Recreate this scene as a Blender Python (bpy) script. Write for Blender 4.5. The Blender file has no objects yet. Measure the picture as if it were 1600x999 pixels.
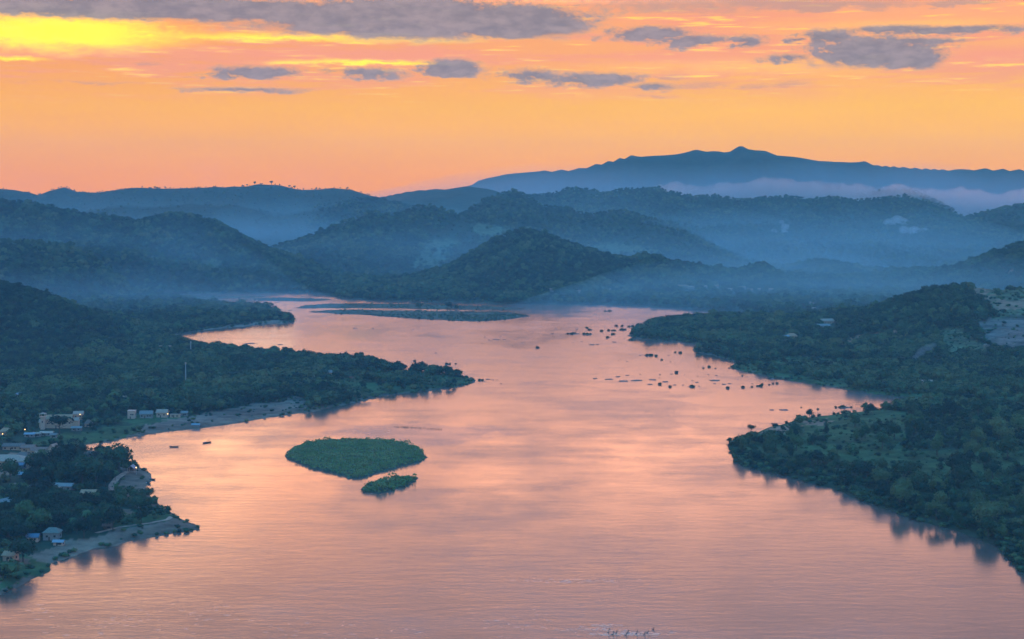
import bpy, bmesh, math, random
import numpy as np
from mathutils import Vector, Matrix

random.seed(7)
rng = np.random.default_rng(7)
scene = bpy.context.scene
COL = scene.collection

# ------------------------------------------------------------------ camera
F, CAM_H, HOR = 2400.0, 200.0, 315.0          # focal length in photo pixels, metres above the river, horizon row
cam_data = bpy.data.cameras.new("camera")
cam_data.sensor_width = 36.0
cam_data.lens = 36.0 * F / 1600.0
cam_data.shift_y = -(499.5 - HOR) / 1600.0
cam_data.clip_start, cam_data.clip_end = 1.0, 60000.0
cam = bpy.data.objects.new("camera", cam_data)
cam.location = (0, 0, CAM_H)
cam.rotation_euler = (math.radians(90), 0, 0)
COL.objects.link(cam)
scene.camera = cam

# ------------------------------------------------------------------ render and view
scene.render.engine = 'CYCLES'
cy = scene.cycles
cy.use_denoising = True
cy.max_bounces, cy.diffuse_bounces, cy.glossy_bounces = 5, 2, 2
cy.transmission_bounces, cy.volume_bounces, cy.transparent_max_bounces = 2, 2, 6
cy.sample_clamp_indirect = 6.0
vs = scene.view_settings
vs.view_transform, vs.look, vs.exposure, vs.gamma = 'Standard', 'None', 0.0, 1.0
vs.use_curve_mapping = False

# ------------------------------------------------------------------ light: sun low in the cloud at upper left
SUN_AZ, SUN_EL = -15.0, 5.5                    # degrees, azimuth from +Y towards +X
HAZE_DENSITY = 0.62e-4
HAZE_TOP = 485.0
HAZE_COLOR = (0.55, 0.82, 0.98, 1)

sun_data = bpy.data.lights.new("sun", 'SUN')
sun_data.energy = 0.05
sun_data.angle = math.radians(14)
sun_data.color = (1.0, 0.62, 0.32)
sun = bpy.data.objects.new("sun", sun_data)
sd = Vector((math.sin(math.radians(SUN_AZ)) * math.cos(math.radians(SUN_EL)),
             math.cos(math.radians(SUN_AZ)) * math.cos(math.radians(SUN_EL)),
             math.sin(math.radians(SUN_EL))))
sun.rotation_euler = (-sd).to_track_quat('-Z', 'Y').to_euler()
sun.location = sd * 3000
COL.objects.link(sun)


class E:
    """Small expression wrapper over shader math nodes."""
    tree = None

    def __init__(self, s): self.s = s

    @staticmethod
    def m(op, *a, clamp=False):
        n = E.tree.nodes.new('ShaderNodeMath'); n.operation = op; n.use_clamp = clamp
        for i, v in enumerate(a):
            if isinstance(v, E): E.tree.links.new(v.s, n.inputs[i])
            else: n.inputs[i].default_value = float(v)
        return E(n.outputs[0])

    def __add__(a, b): return E.m('ADD', a, b)
    __radd__ = __add__
    def __sub__(a, b): return E.m('SUBTRACT', a, b)
    def __rsub__(a, b): return E.m('SUBTRACT', b, a)
    def __mul__(a, b): return E.m('MULTIPLY', a, b)
    __rmul__ = __mul__
    def __truediv__(a, b): return E.m('DIVIDE', a, b)


def smooth(x, a, b):
    n = E.tree.nodes.new('ShaderNodeMapRange'); n.interpolation_type = 'SMOOTHSTEP'
    E.tree.links.new(x.s, n.inputs[0])
    n.inputs[1].default_value, n.inputs[2].default_value = a, b
    n.inputs[3].default_value, n.inputs[4].default_value = 0, 1
    return E(n.outputs[0])


def noise_n(vec, scale, detail=3.0, rough=0.55, stretch=(1, 1, 1), offset=(0, 0, 0)):
    t = E.tree
    mp = t.nodes.new('ShaderNodeMapping')
    mp.inputs['Scale'].default_value = stretch
    mp.inputs['Location'].default_value = offset
    t.links.new(vec, mp.inputs[0])
    n = t.nodes.new('ShaderNodeTexNoise')
    n.inputs['Scale'].default_value = scale
    n.inputs['Detail'].default_value = detail
    n.inputs['Roughness'].default_value = rough
    t.links.new(mp.outputs[0], n.inputs['Vector'])
    return E(n.outputs[0])


def mixc(fac, a, b):
    t = E.tree
    n = t.nodes.new('ShaderNodeMix'); n.data_type = 'RGBA'
    ins = (n.inputs[0], n.inputs[6], n.inputs[7])
    for sock, v in zip(ins, (fac, a, b)):
        if isinstance(v, E): t.links.new(v.s, sock)
        elif isinstance(v, (int, float)): sock.default_value = v
        else: sock.default_value = (*v, 1)
    return E(n.outputs[2])


def scalec(c, k):
    t = E.tree
    n = t.nodes.new('ShaderNodeVectorMath'); n.operation = 'SCALE'
    t.links.new(c.s, n.inputs[0])
    if isinstance(k, E): t.links.new(k.s, n.inputs['Scale'])
    else: n.inputs['Scale'].default_value = k
    return E(n.outputs[0])


def az_of(px): return math.degrees(math.atan((px - 800) / F))
def el_of(py): return math.degrees(math.atan((HOR - py) / F))


def build_world():
    w = bpy.data.worlds.new("World"); scene.world = w
    w.use_nodes = True
    t = w.node_tree; E.tree = t
    t.nodes.clear()
    out = t.nodes.new('ShaderNodeOutputWorld'); bg = t.nodes.new('ShaderNodeBackground')
    t.links.new(bg.outputs[0], out.inputs[0])
    tc = t.nodes.new('ShaderNodeTexCoord'); d = tc.outputs['Generated']
    sep = t.nodes.new('ShaderNodeSeparateXYZ'); t.links.new(d, sep.inputs[0])
    x, y, z = E(sep.outputs[0]), E(sep.outputs[1]), E(sep.outputs[2])
    R2D = 57.29578
    A = E.m('ARCTAN2', x, y) * R2D
    EL = E.m('ARCSINE', E.m('MINIMUM', E.m('MAXIMUM', z, -1), 1)) * R2D
    # upper dome: the physical sky
    sky = t.nodes.new('ShaderNodeTexSky'); sky.sky_type = 'NISHITA'; sky.sun_disc = False
    sky.sun_elevation = math.radians(SUN_EL); sky.sun_rotation = math.radians(SUN_AZ)
    sky.air_density, sky.dust_density, sky.ozone_density = 1.0, 0.5, 3.0
    nsky = t.nodes.new('ShaderNodeVectorMath'); nsky.operation = 'MULTIPLY'
    t.links.new(sky.outputs[0], nsky.inputs[0]); nsky.inputs[1].default_value = SKY_GAIN
    dome = E(nsky.outputs[0])
    # sunset bands by elevation; bright one above the frame added for the river
    def ramp(stops, fac):
        n = t.nodes.new('ShaderNodeValToRGB'); cr = n.color_ramp
        while len(cr.elements) > 1: cr.elements.remove(cr.elements[-1])
        for i, (p, c) in enumerate(stops):
            e = cr.elements[0] if i == 0 else cr.elements.new(p)
            e.position = p; e.color = (*[v / 8 for v in c], 1)
        t.links.new(fac.s, n.inputs[0])
        return scalec(E(n.outputs[0]), 8.0)
    S_low = ramp(SKY_STOPS, E.m('MULTIPLY', EL, 1 / 60.0, clamp=True))
    # warmer straight ahead, cooler behind
    ahead = smooth(E.m('ABSOLUTE', A + 8.0), 120.0, 35.0)
    hi = smooth(EL, 22.0, 48.0)
    low = mixc(ahead, BEHIND, S_low)
    # slow left-right change: deep orange at left, golden at right
    lr = smooth(A, -19.0, 17.0)
    tint = mixc(lr, (0.98, 0.86, 0.55), (1.02, 1.01, 0.98))
    tint = scalec(tint, 1.0 - E.m('MULTIPLY', smooth(EL, 7.5, 10.0), smooth(A, 0.0, 26.0)) * 0.45)
    n = t.nodes.new('ShaderNodeVectorMath'); n.operation = 'MULTIPLY'
    t.links.new(low.s, n.inputs[0]); t.links.new(tint.s, n.inputs[1]); low = E(n.outputs[0])

    n1 = noise_n(d, 30.0, 5.0, 0.6, (1, 1, 4.0))
    n2 = noise_n(d, 95.0, 4.0, 0.6, (1, 1, 2.2), (3.1, 1.7, 0.4))
    n3 = noise_n(d, 9.0, 3.0, 0.5, (1, 1, 9.0), (7.3, 0.2, 2.2))
    n4 = noise_n(d, 24.0, 4.0, 0.6, (1, 1, 16.0), (1.3, 5.2, 0.2))
    n5 = noise_n(d, 240.0, 4.0, 0.65, (1, 1, 1.6), (2.2, 8.1, 3.3))
    jit = (n1 - 0.5) * 1.1 + (n2 - 0.5) * 1.0 + (n5 - 0.5) * 0.5
    Aw = A + (n2 - 0.5) * 1.6
    Ew = EL + (n2 - 0.5) * 0.30 + (n1 - 0.5) * 0.45

    def blob(px, py, rx, up, dn, soft=0.35, amp=0.9):
        """a cloud: RX half-width, UP and DN half-heights, all in photo pixels turned to degrees"""
        k = 180 / math.pi / F
        a0, e0 = az_of(px), el_of(py)
        da = (Aw - a0) / (rx * 1.12 * k)
        de = Ew - e0
        u = E.m('MAXIMUM', de, 0.0) / (up * 1.25 * k)
        v = E.m('MINIMUM', de, 0.0) / (dn * 1.2 * k)
        q = E.m('SQRT', da * da + u * u + v * v)
        return smooth((1.0 - q) + jit * amp * smooth(de, -0.45, 0.15) + jit * amp * 0.35, 0.0, soft * 1.5)

    def union(items):
        r = items[0]
        for i in items[1:]: r = E.m('MAXIMUM', r, i)
        return r

    col = low
    # thin high veils, long and flat: pink and gold streaks
    band = smooth(EL, 3.2, 5.0)
    veil = E.m('MULTIPLY', smooth(n3 * 0.6 + n4 * 0.5, 0.50, 0.62), band)
    col = mixc(veil * 0.8, col, VEIL)
    gold = E.m('MULTIPLY', smooth(n4, 0.56, 0.70), E.m('MULTIPLY', smooth(EL, 3.2, 4.6), smooth(EL, 9.0, 7.0)))
    col = mixc(gold * 0.85, col, GOLD)
    pink = union([blob(560, 88, 330, 16, 14, 0.6, 0.6), blob(1100, 92, 330, 12, 18, 0.7, 0.6),
                  blob(1560, 98, 160, 18, 14, 0.5, 0.5), blob(110, 90, 160, 18, 10, 0.5, 0.6)])
    col = mixc(pink * 0.75, col, PINK)
    yel = union([blob(90, 62, 235, 38, 34, 0.6, 0.45), blob(470, 62, 420, 10, 9, 0.9, 0.3), blob(580, 100, 190, 6, 5, 0.8, 0.3), blob(20, 104, 60, 6, 5, 0.8, 0.4)])
    col = mixc(yel * 0.97, col, YELLOW)
    yr = union([blob(1180, 105, 380, 16, 22, 1.0, 0.5), blob(1420, 48, 260, 12, 12, 1.0, 0.7)])
    col = mixc(yr * 0.6, col, GOLD)
    col = scalec(col, 0.90 + n4 * 0.12 + n3 * 0.10)
    # mauve upper layer at right
    mv = union([blob(1130, 8, 330, 60, 18, 0.6, 0.7), blob(1290, 16, 190, 10, 9, 0.5, 0.7), blob(1500, 17, 70, 5, 5, 0.5, 0.7)])
    col = mixc(mv * 0.75, col, MAUVE)
    # faint cumulus heads low on the left horizon
    cu = union([blob(325, 275, 45, 34, 40, 0.8, 1.0), blob(262, 284, 26, 12, 20, 0.6, 0.8), blob(480, 285, 60, 28, 30, 0.9, 1.0),
                blob(40, 285, 70, 16, 30, 0.9, 1.0)])
    col = mixc(cu * 0.22, col, CUMUL)
    # grey clouds
    grey = union([blob(300, 22, 420, 22, 20, 0.3, 0.7), blob(120, 24, 260, 14, 16, 0.3, 0.7), blob(640, 30, 330, 38, 34, 0.3, 0.75), blob(800, 38, 140, 34, 26, 0.25, 0.6),
                  blob(1010, 54, 90, 14, 12, 0.4, 1.0), blob(1085, 66, 70, 12, 10, 0.4, 1.1), blob(1165, 70, 40, 14, 9, 0.4, 1.1),
                  blob(1235, 69, 16, 6, 5, 0.5, 0.8),
                  blob(1290, 66, 60, 16, 12, 0.35, 0.9), blob(1370, 90, 130, 30, 24, 0.3, 0.9), blob(1420, 100, 70, 18, 16, 0.3, 0.8), blob(1440, 74, 80, 7, 6, 0.4, 0.8), blob(1230, 95, 50, 8, 8, 0.5, 1.1),
                  blob(1480, 58, 160, 8, 8, 0.4, 0.9), blob(1390, 55, 90, 9, 7, 0.4, 0.9),
                  blob(704, 110, 56, 18, 12, 0.25, 0.45), blob(400, 118, 95, 12, 9, 0.35, 0.9), blob(570, 115, 85, 10, 9, 0.5, 1.2),
                  blob(830, 120, 70, 14, 12, 0.45, 1.0), blob(920, 126, 100, 14, 12, 0.4, 1.0), blob(1020, 136, 50, 7, 7, 0.6, 1.1),
                  blob(380, 143, 130, 5, 5, 0.6, 1.0)])
    tex = smooth(n2 * 0.6 + n1 * 0.5, 0.40, 0.72)
    gcol = mixc(tex, GREY_DARK, GREY_LIGHT)
    rim = grey * (1.0 - grey) * 4.0
    col = mixc(grey * 0.93, col, gcol)
    col = mixc(rim * 0.22, col, RIM)
    soft = union([blob(1180, 137, 36, 7, 7, 0.8, 1.0), blob(1240, 134, 46, 9, 8, 0.8, 1.2), blob(1050, 122, 40, 7, 6, 0.8, 1.0),
                  blob(1100, 133, 50, 8, 7, 0.9, 1.2), blob(1020, 152, 55, 5, 5, 0.9, 1.1), blob(230, 106, 25, 4, 4, 0.7, 0.8), blob(140, 136, 160, 4, 4, 0.9, 0.9)])
    col = mixc(soft * 0.6, col, scalec(mixc(0.5, GREY_LIGHT, PINK), 1.0))
    # higher broken cloud above the frame, seen only in the river's reflection
    up = E.m('MULTIPLY', smooth(n1 * 0.5 + n3 * 0.6, 0.5, 0.68), E.m('MULTIPLY', smooth(EL, 8.0, 12.0), smooth(EL, 40.0, 25.0)))
    col = mixc(up * 0.5, col, UPPER)
    col = mixc(hi, col, dome)
    # below the horizon: dim
    col = mixc(smooth(EL, -0.4, -3.0), col, (0.05, 0.09, 0.14))
    t.links.new(col.s, bg.inputs[0]); bg.inputs[1].default_value = 1.0
    w.cycles.sampling_method = 'MANUAL'; w.cycles.sample_map_resolution = 1024


# radiance at the sky's end of the view (the haze between dims and cools it)
SKY_GAIN = (0.14, 1.28, 1.70)
SKY_STOPS = [(0.0, (1.34, 0.44, 0.0)), (1.0 / 60, (1.36, 0.48, 0.0)), (2.4 / 60, (1.36, 0.59, 0.0)), (3.5 / 60, (1.26, 0.60, 0.03)),
             (5.0 / 60, (1.16, 0.49, 0.13)), (7.4 / 60, (1.12, 0.44, 0.20)), (8.2 / 60, (6.8, 2.75, 1.25)), (10.5 / 60, (4.2, 1.85, 1.05)), (14.5 / 60, (0.80, 0.49, 0.46)),  # the peak just above the frame is added to brighten the water
             (24.0 / 60, (0.36, 0.36, 0.42)), (40.0 / 60, (0.30, 0.52, 0.75)), (1.0, (0.3, 0.5, 0.85))]
RIM = (1.30, 0.56, 0.16)
BEHIND = (0.05, 0.90, 1.75)          # dusk blue sky opposite the sunset
VEIL, GOLD, PINK = (1.05, 0.37, 0.19), (1.45, 0.80, 0.10), (1.10, 0.38, 0.20)
YELLOW, MAUVE, CUMUL = (1.72, 1.24, 0.02), (0.58, 0.34, 0.27), (1.25, 0.42, 0.18)
GREY_DARK, GREY_LIGHT, UPPER = (0.24, 0.22, 0.25), (0.40, 0.32, 0.33), (0.75, 0.52, 0.45)
build_world()

# ------------------------------------------------------------------ helpers
def tag(o, label=None, cat=None, group=None, kind=None):
    if label: o['label'] = label
    if cat: o['category'] = cat
    if group: o['group'] = group
    if kind: o['kind'] = kind
    return o


def link(name, mesh, parent=None):
    o = bpy.data.objects.new(name, mesh); COL.objects.link(o)
    if parent is not None: o.parent = parent
    return o


def empty(name, loc, rz=0.0, scale=(1, 1, 1)):
    o = bpy.data.objects.new(name, None); COL.objects.link(o)
    o.empty_display_size = 0.5
    o.location = loc; o.rotation_euler = (0, 0, rz); o.scale = scale
    return o


def mesh_np(name, verts, faces, mat=None, smooth_shade=False):
    """faces: (n,3) or (n,4) int array"""
    me = bpy.data.meshes.new(name)
    v = np.asarray(verts, np.float32); f = np.asarray(faces, np.int32)
    k = f.shape[1]
    me.vertices.add(len(v)); me.vertices.foreach_set('co', v.ravel())
    me.loops.add(f.size); me.loops.foreach_set('vertex_index', f.ravel())
    me.polygons.add(len(f)); me.polygons.foreach_set('loop_start', np.arange(0, f.size, k, dtype=np.int32))
    me.update(calc_edges=True)
    if smooth_shade: me.polygons.foreach_set('use_smooth', np.ones(len(f), bool))
    if mat: me.materials.append(mat)
    me.validate()
    return me


class MB:
    """Collects shapes and links them as one mesh object."""
    def __init__(self): self.v, self.f = [], []

    def add(self, vs_, fs):
        b = len(self.v); self.v += [tuple(p) for p in vs_]; self.f += [tuple(i + b for i in q) for q in fs]

    def box(self, cx, cy_, cz, sx, sy, sz, rz=0.0):
        c, s = math.cos(rz), math.sin(rz)
        pts = []
        for dx, dy, dz in ((-1, -1, -1), (1, -1, -1), (1, 1, -1), (-1, 1, -1), (-1, -1, 1), (1, -1, 1), (1, 1, 1), (-1, 1, 1)):
            a, b = dx * sx / 2, dy * sy / 2
            pts.append((cx + a * c - b * s, cy_ + a * s + b * c, cz + dz * sz / 2))
        self.add(pts, [(0, 3, 2, 1), (4, 5, 6, 7), (0, 1, 5, 4), (1, 2, 6, 5), (2, 3, 7, 6), (3, 0, 4, 7)])

    def tube(self, p0, p1, r0, r1, n=6):
        p0, p1 = Vector(p0), Vector(p1); ax = (p1 - p0).normalized()
        s = ax.orthogonal().normalized(); u = ax.cross(s)
        ring = lambda p, r: [p + (s * math.cos(2 * math.pi * i / n) + u * math.sin(2 * math.pi * i / n)) * r for i in range(n)]
        fs = [(i, (i + 1) % n, n + (i + 1) % n, n + i) for i in range(n)] + [tuple(range(n - 1, -1, -1)), tuple(range(n, 2 * n))]
        self.add(ring(p0, r0) + ring(p1, r1), fs)

    def gable(self, w, d, z, rise, over=0.5, thick=0.18):
        """pitched roof with its ridge along x"""
        for s in (-1, 1):
            a = [(-w / 2 - over, 0, z + rise), (w / 2 + over, 0, z + rise), (w / 2 + over, s * (d / 2 + over), z - over * rise / (d / 2)),
                 (-w / 2 - over, s * (d / 2 + over), z - over * rise / (d / 2))]
            b = [(p[0], p[1], p[2] + thick) for p in a]
            self.add(a + b, [(0, 1, 2, 3), (7, 6, 5, 4), (0, 4, 5, 1), (1, 5, 6, 2), (2, 6, 7, 3), (3, 7, 4, 0)])

    def hip(self, w, d, z, rise, over=0.5, ridge=0.45):
        a = [(-w / 2 - over, -d / 2 - over, z), (w / 2 + over, -d / 2 - over, z), (w / 2 + over, d / 2 + over, z), (-w / 2 - over, d / 2 + over, z)]
        r = [(-w * ridge / 2, 0, z + rise), (w * ridge / 2, 0, z + rise)]
        self.add(a + r, [(0, 1, 5, 4), (1, 2, 5), (2, 3, 4, 5), (3, 0, 4), (3, 2, 1, 0)])

    def build(self, name, mat, parent=None):
        me = bpy.data.meshes.new(name); me.from_pydata(self.v, [], self.f); me.update()
        me.materials.append(mat)
        return link(name, me, parent)


def hash2(ix, iy, seed):
    h = (ix.astype(np.int64) * 374761393 + iy.astype(np.int64) * 668265263 + seed * 974634777) & 0xffffffff
    h = ((h ^ (h >> 13)) * 1274126177) & 0xffffffff
    return ((h ^ (h >> 16)) & 0xffff) / 65535.0


def vnoise(x, y, seed=0):
    x0, y0 = np.floor(x), np.floor(y); fx, fy = x - x0, y - y0
    fx, fy = fx * fx * (3 - 2 * fx), fy * fy * (3 - 2 * fy)
    x0, y0 = x0.astype(np.int64), y0.astype(np.int64)
    a, b = hash2(x0, y0, seed), hash2(x0 + 1, y0, seed)
    c, d = hash2(x0, y0 + 1, seed), hash2(x0 + 1, y0 + 1, seed)
    return (a * (1 - fx) + b * fx) * (1 - fy) + (c * (1 - fx) + d * fx) * fy


def fbm(x, y, seed=0, octs=4):
    r, amp, tot = 0, 1.0, 0
    for i in range(octs):
        r = r + amp * vnoise(x * 2 ** i, y * 2 ** i, seed + i); tot += amp; amp *= 0.5
    return r / tot


def sstep(a, b, x):
    t = np.clip((x - a) / (b - a), 0, 1); return t * t * (3 - 2 * t)


# ------------------------------------------------------------------ materials
def mat_new(name):
    m = bpy.data.materials.new(name); m.use_nodes = True
    t = m.node_tree; E.tree = t
    b = t.nodes['Principled BSDF']
    return m, t, b


def paint(name, c, rough=0.7, var=0.12, scale=2.0, metal=0.0):
    """plain surface with weathering"""
    m, t, b = mat_new(name)
    tc = t.nodes.new('ShaderNodeTexCoord')
    n = noise_n(tc.outputs['Object'], scale, 4.0, 0.6)
    col = mixc(smooth(n, 0.35, 0.7), tuple(v * (1 - var * 2) for v in c), tuple(min(1, v * (1 + var)) for v in c))
    t.links.new(col.s, b.inputs['Base Color'])
    b.inputs['Roughness'].default_value = rough; b.inputs['Metallic'].default_value = metal
    return m


def foliage(name, dark, light, warm, spread=0.35, big_scale=0.006):
    m, t, b = mat_new(name)
    oi = t.nodes.new('ShaderNodeObjectInfo'); geo = t.nodes.new('ShaderNodeNewGeometry')
    r = E(oi.outputs['Random'])
    n = noise_n(geo.outputs['Position'], 0.35, 3.0, 0.6)
    col = mixc(smooth(n * 0.45 + r * 0.6, 0.22, 0.85), dark, light)
    big = noise_n(geo.outputs['Position'], big_scale, 3.0, 0.5)
    col = mixc(E.m('MULTIPLY', smooth(big + (r - 0.5) * spread, 0.5, 0.72), 0.7), col, warm)
    t.links.new(col.s, b.inputs['Base Color'])
    b.inputs['Roughness'].default_value = 0.75
    b.inputs['Specular IOR Level'].default_value = 0.15
    return m


M_LEAF = foliage('leaf', (0.016, 0.036, 0.018), (0.070, 0.125, 0.045), (0.115, 0.145, 0.045))
M_LEAF_DARK = foliage('leaf_dark', (0.010, 0.024, 0.014), (0.038, 0.074, 0.030), (0.060, 0.090, 0.032))
M_LEAF_OLIVE = foliage('leaf_olive', (0.045, 0.070, 0.026), (0.120, 0.150, 0.055), (0.17, 0.16, 0.06))
M_GRASS = foliage('grass', (0.05, 0.08, 0.022), (0.16, 0.21, 0.055), (0.24, 0.25, 0.08), 0.35, 0.06)
M_BARK = paint('bark', (0.10, 0.075, 0.055), 0.9, 0.2, 3.0)
M_ROCK = paint('rock', (0.17, 0.13, 0.11), 0.85, 0.3, 0.5)
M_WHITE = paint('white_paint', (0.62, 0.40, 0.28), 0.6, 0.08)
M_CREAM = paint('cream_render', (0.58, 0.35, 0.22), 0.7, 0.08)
M_GREYWALL = paint('grey_wall', (0.28, 0.25, 0.22), 0.8, 0.1)
M_WOOD = paint('dark_timber', (0.14, 0.09, 0.06), 0.8, 0.2)
M_REDROOF = paint('red_tile', (0.36, 0.15, 0.09), 0.75, 0.18)
M_ORANGEROOF = paint('orange_tile', (0.52, 0.24, 0.11), 0.75, 0.15)
M_BROWNROOF = paint('brown_tile', (0.22, 0.13, 0.09), 0.8, 0.18)
M_GREYROOF = paint('grey_sheet', (0.26, 0.19, 0.15), 0.55, 0.15)
M_PALEROOF = paint('pale_sheet', (0.52, 0.27, 0.16), 0.6, 0.2)  # sunset reflected by the sheets is put into this peach base colour
M_BLUEROOF = paint('blue_sheet', (0.10, 0.12, 0.16), 0.5, 0.12)
M_LBLUE = paint('light_blue_sheet', (0.26, 0.26, 0.27), 0.5, 0.1)
M_GREENROOF = paint('green_sheet', (0.19, 0.16, 0.11), 0.6, 0.15)
M_GLASS = paint('window_glass', (0.03, 0.035, 0.04), 0.15, 0.1)
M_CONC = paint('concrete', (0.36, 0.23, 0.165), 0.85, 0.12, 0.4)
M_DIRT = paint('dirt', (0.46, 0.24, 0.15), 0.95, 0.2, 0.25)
M_STEEL = paint('galvanised_steel', (0.55, 0.55, 0.55), 0.45, 0.08)
M_HULL = paint('hull_timber', (0.09, 0.065, 0.05), 0.6, 0.2)
M_GLINT = paint('painted_glint', (0.80, 0.42, 0.28), 0.22, 0.05)  # warm pale base colour painted as sky highlights on the ripples
M_GLINT.node_tree.nodes['Principled BSDF'].inputs['IOR'].default_value = 2.4


def lamp_mat():
    m, t, b = mat_new('lamp_glow')
    b.inputs['Base Color'].default_value = (1, 0.7, 0.35, 1)
    b.inputs['Emission Color'].default_value = (1.0, 0.50, 0.14, 1)
    b.inputs['Emission Strength'].default_value = 5.0
    return m
M_LAMP = lamp_mat()

# ------------------------------------------------------------------ shorelines (photo pixels on the river plane -> metres)
def flat(px, py, z=0.0):
    D = F * (CAM_H - z) / (py - HOR)
    return ((px - 800) / F * D, D)


LEFT_LAND = [(-1200, 1080), (-300, 1000), (-100, 955), (0, 930), (20, 923), (49, 906), (82, 893), (78, 882), (120, 868), (147, 858), (180, 853), (217, 844), (262, 836),
             (295, 831), (311, 826), (305, 819), (287, 812), (270, 803), (250, 791), (237, 782), (232, 771), (227, 762), (236, 752), (235, 740), (220, 732), (205, 725),
             (200, 715), (170, 707), (140, 704), (108, 701), (125, 697), (165, 692), (200, 685), (240, 678), (300, 671), (350, 665), (400, 657), (440, 650),
             (485, 644), (520, 637), (560, 629), (590, 621), (640, 614), (690, 609), (720, 604), (738, 598), (741, 594), (730, 590), (700, 585), (660, 581),
             (620, 578), (600, 572), (560, 566), (480, 560), (430, 557), (380, 553), (330, 546), (300, 540), (280, 534), (264, 531), (275, 524), (300, 519),
             (330, 515), (400, 508.5), (440, 505.5), (458, 503.5), (461, 500), (452, 496), (400, 486), (340, 477), (300, 472), (250, 465), (215, 462), (-1500, 462)]
FAR_LAND = [(-1800, 457), (215, 457), (300, 459), (380, 457.5), (470, 457.5), (520, 461), (530, 466), (600, 470), (680, 472), (760, 474), (830, 475),
            (900, 476), (1000, 478.5), (1060, 482), (1120, 486.5), (1180, 491), (1215, 494), (1190, 496), (1050, 501), (1010, 509), (990, 519), (980, 525),
            (1000, 530.5), (1040, 533), (1080, 536), (1120, 541), (1137, 545.5), (1120, 548), (1080, 546), (1085, 550), (1110, 555), (1140, 562), (1150, 567),
            (1142, 575), (1165, 582), (1200, 588), (1220, 594), (1260, 599), (1300, 605), (1340, 612), (1380, 618), (1420, 622), (1450, 626.5), (1500, 628.5),
            (1600, 631.5), (2600, 640), (2600, 378), (-1800, 378)]
RIGHT_LAND = [(4200, 690), (1600, 643), (1500, 638), (1450, 636), (1400, 639), (1350, 643), (1310, 647), (1260, 653), (1230, 661), (1200, 669), (1170, 681),
              (1155, 688), (1145, 691), (1142, 705), (1150, 722), (1160, 728), (1200, 738), (1240, 747), (1280, 758), (1310, 766), (1350, 783), (1390, 798),
              (1420, 809), (1460, 821), (1500, 831), (1540, 846), (1570, 859), (1572, 869), (1580, 881), (1600, 899), (1680, 935), (1800, 1010), (4200, 1180)]
BAR_UP = [(457, 482), (480, 477), (520, 475), (640, 475.5), (700, 477), (770, 479.5), (825, 483), (800, 484.5), (700, 483.5), (600, 482), (500, 482)]
BAR_LOW = [(478, 487.5), (540, 484), (600, 486), (700, 487), (800, 488.5), (829, 494), (800, 499), (740, 502.5), (640, 497.5), (560, 492), (500, 489.5)]
BAR_LEFT = [(385, 468), (450, 466), (520, 468), (500, 471), (430, 471)]
BAR_FAR = [(250, 466.5), (330, 464.5), (420, 463), (400, 465.5), (300, 468)]
POND = [(524, 588), (545, 585), (600, 586.5), (624, 590), (600, 592.5), (550, 591.5)]
LAGOON = [(1352, 421.2), (1400, 419.6), (1475, 419.8), (1470, 424.5), (1380, 426.5)]
LANDS = [np.array([flat(*p) for p in poly]) for poly in (LEFT_LAND, FAR_LAND, RIGHT_LAND, BAR_UP, BAR_LOW, BAR_LEFT, BAR_FAR)]
HOLES = [np.array([flat(*p) for p in poly]) for poly in (POND, LAGOON)]
LOW_BARS = LANDS[3:]


def inside(poly, x, y):
    r = np.zeros(x.shape, bool); n = len(poly)
    for i in range(n):
        x0, y0 = poly[i]; x1, y1 = poly[(i + 1) % n]
        if y0 == y1: continue
        c = ((y0 > y) != (y1 > y)) & (x < (x1 - x0) * (y - y0) / (y1 - y0) + x0)
        r ^= c
    return r


def edge_dist(poly, x, y):
    best = np.full(x.shape, 1e9)
    n = len(poly)
    for i in range(n):
        a = poly[i]; d = poly[(i + 1) % n] - a
        t = np.clip(((x - a[0]) * d[0] + (y - a[1]) * d[1]) / (d @ d + 1e-9), 0, 1)
        np.minimum(best, (x - a[0] - t * d[0]) ** 2 + (y - a[1] - t * d[1]) ** 2, out=best)
    return np.sqrt(best)


def shore(x, y):
    """signed distance to the waterline, + on land"""
    wob = np.clip(y / 1500.0, 0.5, 2.0)
    xw = x + (fbm(x / 14 / wob, y / 14 / wob, 11) - 0.5) * 7 * wob
    yw = y + (fbm(x / 14 / wob, y / 14 / wob, 21) - 0.5) * 10 * wob
    best = np.full(x.shape, -1e9); low = np.zeros(x.shape, bool)
    for i, p in enumerate(LANDS):
        d = edge_dist(p, xw, yw); s = np.where(inside(p, xw, yw), d, -d)
        low |= (s > best) & (i >= 3); low &= ~((s > best) & (i < 3))
        best = np.maximum(best, s)
    for p in HOLES:
        d = edge_dist(p, xw, yw); s = np.where(inside(p, xw, yw), -d, d)
        best = np.minimum(best, s)
    return best, low


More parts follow.
